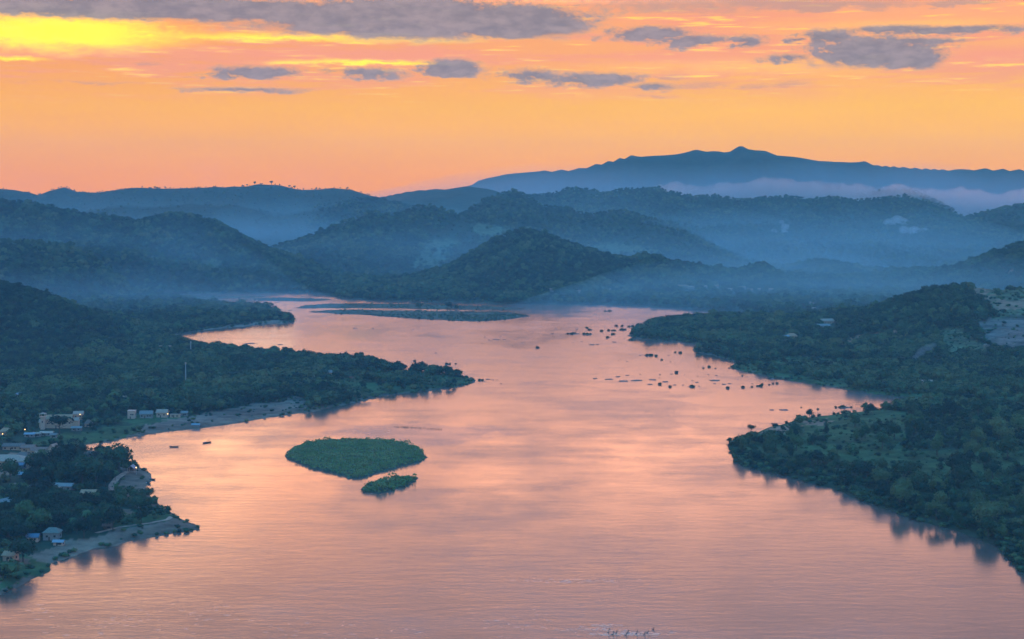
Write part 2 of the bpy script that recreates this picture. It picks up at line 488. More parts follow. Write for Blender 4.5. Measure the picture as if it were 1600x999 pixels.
# ------------------------------------------------------------------ hills: crest outline in photo pixels, crest distance, length of the near slope
HILLS = [
    ('wooded_hill', 2250, 380, 8, [(-400, 455), (-200, 436), (-60, 430), (0, 437), (30, 442), (60, 454), (90, 467), (120, 481), (150, 492), (180, 510), (210, 527), (235, 541), (262, 558), (300, 575)],
     'dark green wooded hill rising at the left edge above the floodplain'),
    ('wooded_hill', 3250, 330, 7, [(-400, 400), (-100, 376), (0, 374), (50, 376), (100, 382), (140, 400), (170, 420), (195, 438), (225, 462), (260, 480)],
     'low blue rounded hill at left behind the dark green wooded hill'),
    ('wooded_hill', 3850, 620, 7, [(-500, 330), (-150, 322), (-40, 316), (0, 312), (40, 316), (70, 320), (130, 333), (190, 340), (215, 343), (250, 335), (275, 332), (310, 336), (340, 346),
                                (380, 368), (420, 388), (470, 405), (510, 420), (560, 442), (610, 470)],
     'broad blue hill with a rounded shoulder filling the left middle distance'),
    ('wooded_hill', 5900, 1500, 3, [(-600, 290), (-100, 292), (0, 293), (40, 298), (60, 304), (80, 296), (100, 291), (120, 298), (150, 300), (190, 294), (205, 292), (270, 293), (330, 291),
                                 (380, 290), (400, 287), (430, 287), (470, 295), (500, 294), (520, 292), (550, 295), (575, 303), (610, 312), (660, 335)],
     'long hazy ridge with lone trees on its crest along the left skyline'),
    ('wooded_hill', 6350, 1000, 2, [(540, 320), (580, 308), (600, 306), (640, 298), (670, 295), (700, 294), (730, 290), (760, 293), (800, 306), (840, 330)],
     'pale low ridge on the skyline left of the far mountain'),
    ('wooded_hill', 5550, 950, 6, [(330, 350), (360, 337), (400, 331), (470, 325), (510, 317), (560, 309), (580, 307), (610, 312), (650, 322), (700, 340), (740, 360)],
     'hazy hill with a gentle crest below the tree dotted skyline ridge'),
    ('wooded_hill', 5200, 800, 6, [(330, 372), (390, 355), (440, 350), (480, 341), (500, 333), (540, 338), (580, 350), (640, 370)],
     'small hazy spur emerging right of the broad blue hill'),
    ('wooded_hill', 4500, 650, 7, [(390, 400), (440, 379), (480, 368), (520, 351), (550, 341), (575, 329), (588, 328), (600, 334), (620, 332), (650, 320), (675, 317), (695, 325), (720, 333),
                                (760, 345), (800, 357), (850, 376), (900, 400)],
     'twin peaked blue hill with pale cleared slopes left of centre'),
    ('wooded_hill', 5000, 850, 7, [(690, 350), (730, 326), (750, 312), (780, 300), (800, 295), (820, 301), (845, 318), (870, 322), (890, 322), (905, 330), (930, 333), (960, 327), (985, 329),
                                (1010, 338), (1050, 348), (1080, 360), (1110, 376), (1140, 391), (1180, 403), (1240, 412), (1300, 425)],
     'steep domed blue hill at centre with a long slope falling right'),
    ('wooded_hill', 3600, 480, 8, [(490, 474), (520, 461), (560, 449), (600, 438), (650, 429), (680, 421), (710, 409), (740, 393), (770, 373), (790, 363), (815, 357), (840, 360), (870, 369),
                                (890, 378), (920, 388), (950, 396), (970, 403), (990, 401), (1025, 398), (1040, 405), (1070, 409), (1110, 418), (1150, 422), (1180, 413), (1195, 410),
                                (1215, 427), (1250, 442), (1290, 460)],
     'dark blue wooded hill standing on the far bank at the river bend'),
    ('wooded_hill', 5750, 1250, 8, [(770, 320), (810, 302), (850, 302), (880, 307), (920, 306), (950, 298), (980, 292), (1000, 293), (1030, 291), (1050, 298), (1080, 304), (1120, 304), (1160, 310),
                                 (1200, 306), (1240, 305), (1260, 310), (1300, 306), (1340, 311), (1380, 306), (1410, 304), (1440, 314), (1470, 327), (1500, 338), (1530, 332),
                                 (1570, 322), (1600, 318), (1700, 310), (2000, 318)],
     'long blue ridge fringed with trees right of centre before the cloud bank'),
    ('wooded_hill', 6100, 600, 4, [(1290, 315), (1350, 301), (1380, 296), (1410, 294), (1430, 298), (1450, 306), (1490, 325)],
     'small rounded hilltop showing above the long blue ridge at right'),
    ('wooded_hill', 6150, 600, 3, [(830, 312), (870, 299), (890, 293), (912, 293), (930, 297), (960, 310)],
     'small pale hilltop showing behind the domed blue hill'),
    ('mountain', 6800, 700, 2, [(660, 318), (700, 300), (735, 287), (760, 277), (790, 271), (830, 267), (900, 263), (950, 251), (985, 242), (1020, 240), (1060, 237), (1090, 233), (1140, 234),
                              (1160, 226), (1180, 232), (1200, 236), (1230, 242), (1280, 248), (1350, 251), (1370, 257), (1440, 262), (1480, 264), (1530, 262), (1600, 264), (1750, 268), (2100, 280)],
     'pale grey blue far mountain range with a small peaked summit'),
    ('wooded_hill', 4350, 320, 7, [(1190, 432), (1215, 420), (1250, 411), (1280, 405), (1310, 409), (1340, 416), (1360, 430)],
     'low hummock of woods in the valley left of the distant lagoon'),
    ('wooded_hill', 5000, 500, 6, [(1240, 410), (1290, 392), (1320, 380), (1345, 373), (1380, 379), (1420, 386), (1450, 398), (1500, 405), (1560, 400), (1640, 410)],
     'hazy hill standing behind the distant lagoon at right'),
    ('wooded_hill', 3350, 500, 8, [(1400, 455), (1450, 432), (1480, 421), (1510, 413), (1540, 399), (1560, 391), (1590, 379), (1620, 371), (1700, 358), (2000, 360)],
     'deep blue hill entering at the right edge behind the scarred hill'),
    ('wooded_hill', 2250, 560, 9, [(1235, 560), (1270, 540), (1300, 520), (1330, 500), (1360, 484), (1390, 472), (1420, 459), (1450, 449), (1480, 443), (1510, 442), (1530, 440), (1560, 444), (1600, 442),
                                (1700, 440), (2000, 450)],
     'near green hill at right with bare earth scars and a terraced quarry'),
]


def hills_at(x, y):
    best = np.zeros(x.shape); idx = np.full(x.shape, -1, int)
    for k, (nm, Dr, wf, tree_h, pts, lab) in enumerate(HILLS):
        Dc = Dr * (1 + 0.05 * (fbm(x / (0.10 * Dr), x * 0 + k * 7.3, 100 + k, 3) - 0.5) * 2)
        px = 800 + F * x / Dc
        xs, ys = np.array(pts).T
        py = np.interp(px, xs, ys)
        zr = CAM_H - (py - HOR) / F * Dc - tree_h
        fade = sstep(xs[0] - 40, xs[0] + 10, px) * (1 - sstep(xs[-1] - 10, xs[-1] + 40, px))
        t = np.where(y < Dc, (Dc - y) / wf, (y - Dc) / (0.8 * wf))
        gul = (fbm(x / (wf * 0.28), y / (wf * 0.55), 300 + k, 4) - 0.5)
        tt = np.clip(t + gul * 0.55 * sstep(0.02, 0.35, t) * (1.2 - np.minimum(t, 1)), 0, 1.2)
        prof = np.clip(1 - tt, 0, 1)
        prof = prof ** 1.25 * (1 - 0.25 * prof) / 0.75
        h = np.maximum(zr, 0) * fade * prof + gul * 10 * sstep(0.05, 0.3, t) * prof * (Dr / 3500)
        m = h > best
        best = np.where(m, h, best); idx = np.where(m, k, idx)
    return best, idx


# ------------------------------------------------------------------ ground sheet
U0, U1, NU = -0.60, 0.60, 900
Y0, Y1, NY = 430.0, 7200.0, 560
us = np.linspace(U0, U1, NU)
LR = math.log(Y1 / Y0)
ys_ = Y0 * np.exp(np.linspace(0, 1, NY) * LR)
GX = us[None, :] * ys_[:, None]
GY = np.repeat(ys_[:, None], NU, 1)


def ground_height(x, y):
    s, low = shore(x, y)
    land = 2.6 * (1 - np.exp(-np.maximum(s, 0) / 9)) + 3.2 * sstep(15, 140, s) + (fbm(x / 40, y / 40, 5) - 0.5) * 2.2 * sstep(5, 60, s)
    land = np.where(low, np.minimum(land, 1.6), land)
    h = np.where(s > 0, land, np.maximum(s * 0.3, -3.0))
    hz, idx = hills_at(x, y)
    hz = hz * sstep(0, 70, s)
    idx = np.where(hz > h + 2.0, idx, -1)
    h = np.where(s > 0, np.maximum(h, hz), h)
    return h, idx, s


GH, GI, GS = ground_height(GX, GY)
# quarry terraces: steps cut in the right hill
def proj(x, y, z): return 800 + F * x / y, HOR + F * (CAM_H - z) / y


def samp(x, y, arr=None):
    """ground height at x, y from the sheet itself"""
    arr = GH if arr is None else arr
    x, y = np.asarray(x, float), np.asarray(y, float)
    fu = np.clip((x / y - U0) / (U1 - U0) * (NU - 1), 0, NU - 1.001)
    fy = np.clip(np.log(np.maximum(y, Y0) / Y0) / LR * (NY - 1), 0, NY - 1.001)
    iu, iy = fu.astype(int), fy.astype(int); a, b = fu - iu, fy - iy
    return (arr[iy, iu] * (1 - a) + arr[iy, iu + 1] * a) * (1 - b) + (arr[iy + 1, iu] * (1 - a) + arr[iy + 1, iu + 1] * a) * b


def hit(px, py, dmin=500.0):
    """where the view ray through a photo pixel first meets the ground (or the river)"""
    D = dmin * np.exp(np.linspace(0, math.log(7100 / dmin), 3000))
    z = CAM_H - (py - HOR) / F * D
    g = np.maximum(samp((px - 800) / F * D, D), 0.0)
    k = np.argmax(z <= g) if (z <= g).any() else len(D) - 1
    return float((px - 800) / F * D[k]), float(D[k]), float(g[k])


GPX, GPY = proj(GX, GY, GH)
quarry = inside(np.array([(1528, 508), (1545, 498), (1620, 492), (1620, 548), (1560, 548), (1535, 535)]), GPX, GPY) & (GY < 2600) & (GY > 1500)
step = 7.0
GH = np.where(quarry, np.floor(GH / step) * step + step * sstep(0.55, 1.0, (GH / step) % 1.0), GH)

# surface kinds, as wear and soil of the ground itself: 0 forest floor, grass, bare earth, stone, pale field
PATCHES = [
    ('field', 3500, 5200, [(640, 418), (668, 376), (700, 374), (722, 378), (700, 402), (690, 426)]), ('field', 3500, 5200, [(735, 350), (775, 352), (800, 362), (770, 372), (740, 365)]),
    ('field', 3500, 5400, [(905, 385), (960, 378), (1020, 388), (1040, 398), (960, 395)]),
    ('field', 2900, 4200, [(310, 412), (330, 400), (350, 415), (345, 430)]), ('field', 2900, 4200, [(230, 408), (245, 400), (250, 405)]),
    ('earth', 1500, 2700, [(1513, 444), (1528, 441), (1533, 458), (1552, 466), (1600, 470), (1620, 478), (1560, 476), (1528, 466)]),
    ('earth', 1500, 2700, [(1556, 472), (1600, 478), (1620, 482), (1620, 500), (1560, 492)]), ('earth', 1500, 2700, [(1560, 505), (1600, 500), (1620, 510), (1565, 514)]),
    ('earth', 1500, 2700, [(1482, 528), (1500, 524), (1535, 540), (1552, 548), (1530, 548)]), ('earth', 1500, 2700, [(1318, 536), (1340, 527), (1350, 530), (1328, 545)]),
    ('earth', 1500, 2700, [(1358, 530), (1395, 518), (1398, 521), (1362, 533)]),
    ('field', 1500, 2700, [(1532, 446), (1560, 450), (1620, 446), (1620, 500), (1550, 500), (1540, 470)]), ('earth', 1500, 2700, [(1508, 446), (1530, 440), (1545, 462), (1575, 470), (1620, 466), (1620, 482), (1560, 484), (1522, 462)]),
    ('earth', 1500, 2700, [(1470, 530), (1490, 522), (1520, 530), (1550, 546), (1520, 550)]), ('earth', 1500, 2700, [(1300, 545), (1330, 528), (1400, 516), (1404, 522), (1350, 534), (1318, 548)]),
    ('rock', 1500, 2700, [(1528, 508), (1545, 498), (1620, 492), (1620, 548), (1560, 548), (1535, 535)]),
    ('earth', 1500, 3400, [(1570, 420), (1584, 422), (1582, 428), (1572, 427)]),
    ('field', 1500, 2700, [(1460, 520), (1500, 510), (1550, 552), (1480, 560)]),
    ('grass', 1500, 2200, [(1150, 566), (1190, 556), (1330, 560), (1420, 585), (1620, 600), (1620, 628), (1450, 624), (1380, 616), (1250, 596), (1150, 580)]),
    ('grass', 1500, 2900, [(1225, 520), (1260, 524), (1262, 540), (1230, 538)]),
    ('grass', 1000, 1500, [(1150, 690), (1190, 668), (1240, 652), (1330, 642), (1420, 640), (1420, 690), (1400, 730), (1300, 720), (1180, 715)]),
    ('grass', 900, 1200, [(1290, 700), (1420, 680), (1620, 690), (1620, 760), (1440, 745), (1330, 735)]),
    ('earth', 1000, 1500, [(1188, 676), (1205, 669), (1238, 668), (1240, 675), (1205, 680)]), ('earth', 1000, 1500, [(1250, 662), (1285, 656), (1300, 660), (1270, 668)]),
    ('stone', 1200, 1700, [(215, 666), (300, 650), (360, 638), (420, 629), (465, 621), (492, 630), (480, 645), (400, 657), (300, 672), (240, 678)]),
    ('grass', 1200, 1500, [(40, 690), (120, 676), (200, 664), (222, 668), (200, 684), (130, 696), (60, 700)]),
    ('grass', 1200, 1500, [(150, 655), (240, 648), (300, 652), (215, 664)]),
    ('stone', 800, 1200, [(180, 760), (202, 738), (232, 735), (238, 752), (225, 762), (232, 775), (205, 775), (188, 770)]),
    ('earth', 800, 1200, [(38, 760), (66, 764), (62, 775), (38, 772)]), ('earth', 800, 1200, [(82, 776), (95, 774), (108, 785), (92, 790), (80, 784)]),
    ('grass', 800, 1200, [(170, 805), (240, 796), (270, 804), (268, 818), (200, 832), (170, 826)]), ('earth', 800, 1200, [(165, 800), (215, 800), (210, 805), (168, 805)]),
    ('stone', 800, 1200, [(140, 842), (200, 824), (268, 812), (300, 818), (305, 826), (262, 832), (180, 846), (145, 850)]),
    ('stone', 800, 1200, [(85, 850), (110, 842), (148, 856), (120, 864)]), ('grass', 780, 1100, [(0, 880), (40, 868), (80, 880), (82, 892), (40, 905), (0, 925)]),
    ('earth', 800, 1200, [(0, 712), (55, 706), (62, 735), (0, 745)]), ('earth', 780, 1000, [(10, 878), (50, 872), (48, 880), (12, 884)]),
    ('grass', 1300, 1900, [(500, 590), (620, 580), (735, 590), (738, 598), (640, 612), (540, 622)]),
    ('sand', 1900, 2900, [(255, 534), (330, 512), (400, 503), (445, 500), (452, 505), (400, 512), (300, 524)]),
]
KIND_COL = {'floor': (0.045, 0.055, 0.028), 'grass': (0.075, 0.110, 0.038), 'earth': (0.42, 0.20, 0.115), 'stone': (0.27, 0.155, 0.105), 'rock': (0.23, 0.15, 0.115),
            'field': (0.15, 0.15, 0.07), 'sand': (0.34, 0.21, 0.145)}


def surface_kind(x, y, z):
    px, py = proj(x, y, z)
    k = np.full(np.shape(px), 'floor', dtype='U8')
    jx = px + (fbm(x / 9, y / 9, 61, 5) - 0.5) * 22; jy = py + (fbm(x / 9, y / 9, 71, 5) - 0.5) * 12
    for nm, d0, d1, poly in PATCHES:
        k[inside(np.array(poly, float), jx, jy) & (y > d0) & (y < d1)] = nm
    return k


GK = surface_kind(GX, GY, GH)
colr = np.ones((NY * NU, 4), np.float32)
for nm, c in KIND_COL.items(): colr[(GK == nm).ravel(), :3] = c
wet = (GS > -4) & (GS < 7) & (GK == 'floor') & ((GX < 0) | (GY > 1500))      # bare muddy margin
colr[wet.ravel(), :3] = (0.15, 0.11, 0.075)
wet2 = (GS > -3) & (GS < 18) & (GX < 0) & (GY < 1500) & (GK != 'grass')
colr[wet2.ravel(), :3] = (0.26, 0.15, 0.095)
lowbar = (GS > 0) & (GH < 1.7) & (GS >= 7) & (GY > 2500)
colr[lowbar.ravel(), :3] = (0.10, 0.11, 0.07)


def ground_mat():
    m, t, b = mat_new('ground')
    at = t.nodes.new('ShaderNodeVertexColor'); at.layer_name = 'soil'
    geo = t.nodes.new('ShaderNodeNewGeometry')
    n1 = noise_n(geo.outputs['Position'], 0.10, 5.0, 0.65); n2 = noise_n(geo.outputs['Position'], 0.9, 3.0, 0.6)
    n3 = noise_n(geo.outputs['Position'], 0.03, 4.0, 0.6); st = noise_n(geo.outputs['Position'], 0.12, 3.0, 0.5, (0.15, 0.15, 6.0))
    k = 0.05 + smooth(n1, 0.3, 0.72) * 0.5 + n2 * 0.35 + smooth(n3, 0.3, 0.7) * 0.35 + smooth(st, 0.35, 0.65) * 0.35
    col = scalec(E(at.outputs[0]), k)
    t.links.new(col.s, b.inputs['Base Color'])
    b.inputs['Roughness'].default_value = 0.95; b.inputs['Specular IOR Level'].default_value = 0.1
    bp = t.nodes.new('ShaderNodeBump'); bp.inputs['Distance'].default_value = 1.2; bp.inputs['Strength'].default_value = 0.8
    t.links.new((n1 * 0.6 + n2 * 0.5).s, bp.inputs['Height']); t.links.new(bp.outputs[0], b.inputs['Normal'])
    return m


M_GROUND = ground_mat()
vid = np.arange(NY * NU).reshape(NY, NU)
quads = np.stack([vid[:-1, :-1], vid[:-1, 1:], vid[1:, 1:], vid[1:, :-1]], -1).reshape(-1, 4)
fidx = np.maximum.reduce([GI[:-1, :-1], GI[:-1, 1:], GI[1:, 1:], GI[1:, :-1]]).reshape(-1)
V = np.stack([GX, GY, GH], -1).reshape(-1, 3)


def sheet(name, fsel, label, cat):
    q = quads[fsel]
    used, inv = np.unique(q, return_inverse=True)
    me = mesh_np(name, V[used], inv.reshape(-1, 4), M_GROUND, True)
    ca = me.color_attributes.new('soil', 'FLOAT_COLOR', 'POINT')
    ca.data.foreach_set('color', colr[used].ravel())
    return tag(link(name, me), label, cat, kind='structure')


sheet('ground', fidx < 0, 'flat green and earthy river plain and banks between the hills', 'ground')
for k, h in enumerate(HILLS):
    if (fidx == k).any():
        sheet('mountain' if h[0] == 'mountain' else 'hill', fidx == k, h[5], 'mountain' if h[0] == 'mountain' else 'hill')


# ------------------------------------------------------------------ river
def water_mat():
    m, t, b = mat_new('water')
    geo = t.nodes.new('ShaderNodeNewGeometry'); P = geo.outputs['Position']
    patch = noise_n(P, 0.0035, 4.0, 0.55, (1.0, 0.55, 1), (3.0, 1.0, 0))
    streak = noise_n(P, 0.011, 5.0, 0.62, (1.0, 3.6, 1))
    rip = noise_n(P, 0.10, 3.0, 0.6, (0.55, 1.5, 1)); fine = noise_n(P, 0.55, 2.0, 0.5, (0.6, 1.4, 1))
    patch2 = noise_n(P, 0.016, 5.0, 0.6, (1.0, 0.8, 1), (9.0, 2.0, 0))
    calm = smooth(patch * 0.55 + patch2 * 0.35 + streak * 0.22, 0.44, 0.70)
    # a drowned sand bar curving behind the big island: shallow, ruffled water
    sp = t.nodes.new('ShaderNodeSeparateXYZ'); t.links.new(P, sp.inputs[0])
    ex = (E(sp.outputs[0]) - -85.3) / 95.0; ey = (E(sp.outputs[1]) - 1324.3) / 75.0
    shoal = smooth(1.0 - E.m('SQRT', ex * ex + ey * ey) + (patch2 - 0.5) * 0.9, 0.0, 0.35)
    bc = mixc(shoal, (0.155, 0.085, 0.062), (0.21, 0.12, 0.10)); t.links.new(bc.s, b.inputs['Base Color'])
    ior = 2.4 - shoal * 0.75; t.links.new(ior.s, b.inputs['IOR'])
    rough = 0.12 + calm * 0.14 + shoal * 0.05
    t.links.new(rough.s, b.inputs['Roughness'])
    b.inputs['Specular IOR Level'].default_value = 0.5
    bp = t.nodes.new('ShaderNodeBump'); bp.inputs['Distance'].default_value = 1.0
    t.links.new((0.25 + calm * 0.9).s, bp.inputs['Strength'])
    t.links.new((rip * 0.22 + fine * 0.07 + streak * 0.12).s, bp.inputs['Height']); t.links.new(bp.outputs[0], b.inputs['Normal'])
    return m


M_WATER = water_mat()
wv = [(-4200, -900, 0), (4200, -900, 0), (4200, 7200, 0), (-4200, 7200, 0)]
river = link('water', mesh_np('water', wv, [(0, 1, 2, 3)], M_WATER))
tag(river, 'wide muddy river mirroring the pink and orange sunset sky', 'river', kind='structure')


# ------------------------------------------------------------------ islands in the river
def leaf_patch(pts, nrm, size, seed, tilt=0.6):
    """small four-sided leaf sprays at PTS; returns verts, faces"""
    r = np.random.default_rng(seed); n = len(pts)
    d = nrm + r.normal(0, tilt, (n, 3)); d /= np.linalg.norm(d, axis=1, keepdims=True) + 1e-9
    a = np.cross(d, r.normal(0, 1, (n, 3))); a /= np.linalg.norm(a, axis=1, keepdims=True) + 1e-9
    b = np.cross(d, a)
    s = np.broadcast_to(np.asarray(size, float).reshape(-1, 1), (n, 1)) * r.uniform(0.6, 1.4, (n, 1))
    bend = d * s * r.uniform(-0.25, 0.35, (n, 1))
    v = np.stack([pts - a * s * 0.5 + bend, pts - b * s * 0.35, pts + a * s * 0.5 + bend, pts + b * s * 0.35], 1).reshape(-1, 3)
    f = np.arange(4 * n).reshape(n, 4)
    return v, f


def island(poly_px, height, label, seed, grass_label, blade):
    P = np.array([flat(*p) for p in poly_px]); c = P.mean(0)
    lo, hi = P.min(0) - 3, P.max(0) + 3
    nx, ny = 120, 150
    X, Y = np.meshgrid(np.linspace(lo[0], hi[0], nx), np.linspace(lo[1], hi[1], ny))
    xw = X + (fbm(X / 4, Y / 4, seed) - 0.5) * 9; yw = Y + (fbm(X / 4, Y / 4, seed + 9) - 0.5) * 14
    d = edge_dist(P, xw, yw); s = np.where(inside(P, xw, yw), d, -d)
    Z = np.where(s > 0, height * (1 - np.exp(-s / 5)) + (fbm(X / 12, Y / 12, seed + 3) - 0.5) * 1.0 * sstep(2, 10, s), np.maximum(s * 0.4, -2))
    idg = np.arange(nx * ny).reshape(ny, nx)
    q = np.stack([idg[:-1, :-1], idg[:-1, 1:], idg[1:, 1:], idg[1:, :-1]], -1).reshape(-1, 4)
    keep = (s.ravel()[q] > -5).any(1); q = q[keep]; used, inv = np.unique(q, return_inverse=True)
    vv = np.stack([X, Y, Z], -1).reshape(-1, 3)[used] - np.array([c[0], c[1], 0])
    me = mesh_np('island_land', vv, inv.reshape(-1, 4), M_ISLE, True)
    o = link('island_land', me); o.location = (c[0], c[1], 0)
    tag(o, label, 'island', kind='structure')
    n = int((hi - lo).prod() * 1.6)
    r = np.random.default_rng(seed)
    x, y = r.uniform(lo[0], hi[0], n), r.uniform(lo[1], hi[1], n)
    xw = x + (fbm(x / 4, y / 4, seed) - 0.5) * 9; yw = y + (fbm(x / 4, y / 4, seed + 9) - 0.5) * 14
    d = edge_dist(P, xw, yw); s = np.where(inside(P, xw, yw), d, -d)
    ok = s > 1.0; x, y, s = x[ok], y[ok], s[ok]
    tall = fbm(x / 7, y / 7, seed + 5)
    z = height * (1 - np.exp(-s / 5)) + tall ** 2 * blade * (2.2 + 2.4 * (vnoise(x / 11, y / 16, seed + 77) > 0.72)) * r.uniform(0.2, 1, len(x))
    v, f = leaf_patch(np.stack([x - c[0], y - c[1], z], 1), np.array([[0, -0.25, 0.8]]), blade * 0.8, seed, 0.7)
    g = link('island_grass', mesh_np('island_grass', v, f, M_GRASS)); g.location = (c[0], c[1], 0)
    tag(g, grass_label, 'grass', kind='stuff')


M_ISLE = paint('island_soil', (0.07, 0.075, 0.035), 0.95, 0.2, 0.3)
BIG_ISLE = [(448, 716), (450, 708), (460, 700), (475, 694), (500, 690), (560, 689), (620, 691), (650, 699), (664, 708), (666, 714), (660, 721), (620, 731), (590, 740), (565, 747),
            (545, 749), (540, 744), (520, 739), (490, 732), (465, 724)]
SMALL_ISLE = [(561, 767), (575, 758), (600, 751), (630, 746), (650, 747), (652, 751), (640, 759), (610, 769), (590, 771), (565, 770)]
island(BIG_ISLE, 2.6, 'large flat grassy island in the middle of the river', 41, 'thick green grass covering the larger river island', 1.5)
island(SMALL_ISLE, 1.6, 'small narrow scrubby island just below the large grassy one', 57, 'rough scrub and grass covering the smaller river island', 2.0)

# ------------------------------------------------------------------ haze: one even box of air round everything below the sky
def haze():
    m = bpy.data.materials.new('haze'); m.use_nodes = True
    t = m.node_tree; t.nodes.clear()
    out = t.nodes.new('ShaderNodeOutputMaterial'); v = t.nodes.new('ShaderNodeVolumePrincipled')
    v.inputs['Color'].default_value = HAZE_COLOR
    v.inputs['Density'].default_value = HAZE_DENSITY
    v.inputs['Anisotropy'].default_value = -0.55
    t.links.new(v.outputs[0], out.inputs['Volume'])
    b = MB(); b.box(0, 3120, (HAZE_TOP - 5) / 2, 8600, 8300, HAZE_TOP + 5)
    o = b.build('haze', m)
    tag(o, 'pale blue evening haze filling the whole river valley', 'haze', kind='stuff')


haze()

# ------------------------------------------------------------------ what can be seen of the ground from the viewpoint's side of the valley
SLOPE = (GH - CAM_H) / GY
CUM = np.maximum.accumulate(SLOPE, axis=0)


def seen(x, y, z, margin):
    """True where a point MARGIN metres above the ground shows over the nearer ground"""
    fu = np.clip(np.rint((x / y - U0) / (U1 - U0) * (NU - 1)), 0, NU - 1).astype(int)
    fy = np.clip(np.floor(np.log(np.maximum(y, Y0) / Y0) / LR * (NY - 1)).astype(int) - 1, 0, NY - 1)
    return (z + margin - CAM_H) / y >= CUM[fy, fu]


KEEP_CLEAR = []      # (x, y, radius, clearance towards the river viewpoint)


def clear_mask(x, y):
    ok = np.ones(x.shape, bool)
    for cx, cy_, r, fr in KEEP_CLEAR:
        ok &= ~((np.abs(x - cx) < r) & (y > cy_ - r - fr) & (y < cy_ + r))
    return ok


# ------------------------------------------------------------------ houses
def wall_openings(root, w, d, h, n, m_frame=None):
    """a door and windows on the side that faces the river viewpoint, and one window on each gable"""
    dm = MB(); dm.box(-w * 0.1, -d / 2 - 0.03, 1.05, 1.0, 0.10, 2.1); dm.build('door', M_WOOD, root)
    for i in range(n):
        xx = (i + 0.5) / n * w - w / 2
        if abs(xx + w * 0.1) < 1.2: xx += 1.6
        if abs(xx) > w / 2 - 0.8: continue
        f = MB(); f.box(xx, -d / 2 - 0.02, h * 0.55, 1.3, 0.10, 1.2); fo = f.build('window', M_WOOD, root)
        p = MB(); p.box(xx, -d / 2 - 0.05, h * 0.55, 1.05, 0.10, 0.95); p.build('pane', M_GLASS, fo)
    for s in (-1, 1):
        f = MB(); f.box(s * (w / 2 + 0.02), 0, h * 0.55, 0.10, 1.2, 1.2); f.build('window', M_GLASS, root)


def house(name, px, py, w, d, h, roof, rise, wm, rm, rz, label, cat='house', group=None, near=True, clear=42, over=0.7):
    x, y, z = hit(px, py)
    z = float(min(samp(x, y), samp(x - 2, y), samp(x + 2, y)))
    root = empty(name, (x, y, z), math.radians(rz)); tag(root, label, cat, group)
    b = MB(); b.box(0, 0, h / 2 - 0.75, w, d, h + 1.5)
    if roof == 'gable':
        for s in (-1, 1):
            xx = s * (w / 2 - 0.15)
            b.add([(xx, -d / 2, h), (xx, d / 2, h), (xx, 0, h + rise * 0.98), (xx - s * 0.2, -d / 2, h), (xx - s * 0.2, d / 2, h), (xx - s * 0.2, 0, h + rise * 0.98)],
                  [(0, 1, 2), (5, 4, 3), (0, 2, 5, 3), (1, 4, 5, 2)])
    b.build('wall', wm, root)
    r = MB()
    if roof == 'gable': r.gable(w, d, h + 0.02, rise, over)
    elif roof == 'hip': r.hip(w, d, h + 0.02, rise, over)
    else: r.box(0, 0, h + 0.2, w + 0.5, d + 0.5, 0.4)
    r.build('roof', rm, root)
    if near: wall_openings(root, w, d, h, max(2, int(w / 3.5)))
    KEEP_CLEAR.append((x, y, max(w, d) * 0.55 + 1.0, clear))
    return root


# the riverside temple-like hall with its slim tower
hall = house('riverside_hall', 93, 668, 22, 11, 8, 'gable', 3.0, M_CREAM, M_ORANGEROOF, 8, 'large cream hall with stepped orange roofs behind the broad dark tree near the tower', 'hall', clear=26)
for sx, hh in ((-13.5, 5.2), (13.5, 6.2)):
    b = MB(); b.box(sx, 0, hh / 2 - 0.5, 6.0, 9, hh + 1); wing = b.build('wing', M_CREAM, hall)
    r = MB(); r.gable(6.0, 9, 0, 2.0, 0.5)
    r.v = [(p[0] + sx, p[1], p[2] + hh + 0.03) for p in r.v]; r.build('wing_roof', M_PALEROOF, wing)
x, y, z = hit(67, 671)
tower = empty('watch_tower', (x, y, z)); tag(tower, 'slim white tower with a railed top standing beside the large cream hall', 'tower')
b = MB(); b.box(0, 0, 5.0, 3.2, 3.2, 11.0); b.build('shaft', M_WHITE, tower)
b = MB(); b.box(0, 0, 10.75, 5.0, 5.0, 0.5); b.build('gallery', M_WHITE, tower)
b = MB()
for sx in (-1, 1):
    for sy in (-1, 1):
        b = MB(); b.box(sx * 2.2, sy * 2.2, 12.2, 0.3, 0.3, 2.4); b.build('post', M_WHITE, tower)
b = MB(); b.hip(4.6, 4.6, 13.42, 1.2, 0.5, 0.1); b.build('roof', M_PALEROOF, tower)
b = MB(); b.box(0, -1.62, 6.5, 0.9, 0.1, 1.6); b.build('window', M_GLASS, tower)
KEEP_CLEAR.append((x, y, 4, 30))

H = house
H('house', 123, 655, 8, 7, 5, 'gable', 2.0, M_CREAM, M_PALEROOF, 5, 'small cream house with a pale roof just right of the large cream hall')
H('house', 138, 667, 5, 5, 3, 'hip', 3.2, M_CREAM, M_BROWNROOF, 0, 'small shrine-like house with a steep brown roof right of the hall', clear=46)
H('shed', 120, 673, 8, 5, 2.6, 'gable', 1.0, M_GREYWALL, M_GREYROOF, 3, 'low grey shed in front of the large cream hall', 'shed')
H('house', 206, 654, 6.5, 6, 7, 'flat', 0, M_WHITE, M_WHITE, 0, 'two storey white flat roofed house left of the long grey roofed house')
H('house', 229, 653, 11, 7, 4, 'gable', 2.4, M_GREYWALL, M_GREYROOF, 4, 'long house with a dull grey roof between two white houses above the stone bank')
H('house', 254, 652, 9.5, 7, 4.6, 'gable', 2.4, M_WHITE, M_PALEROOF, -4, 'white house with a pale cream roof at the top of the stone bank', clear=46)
H('house', 274, 652, 9, 4, 2.4, 'flat', 0, M_WHITE, M_PALEROOF, -6, 'low white walled house nearest the bare stone bank')
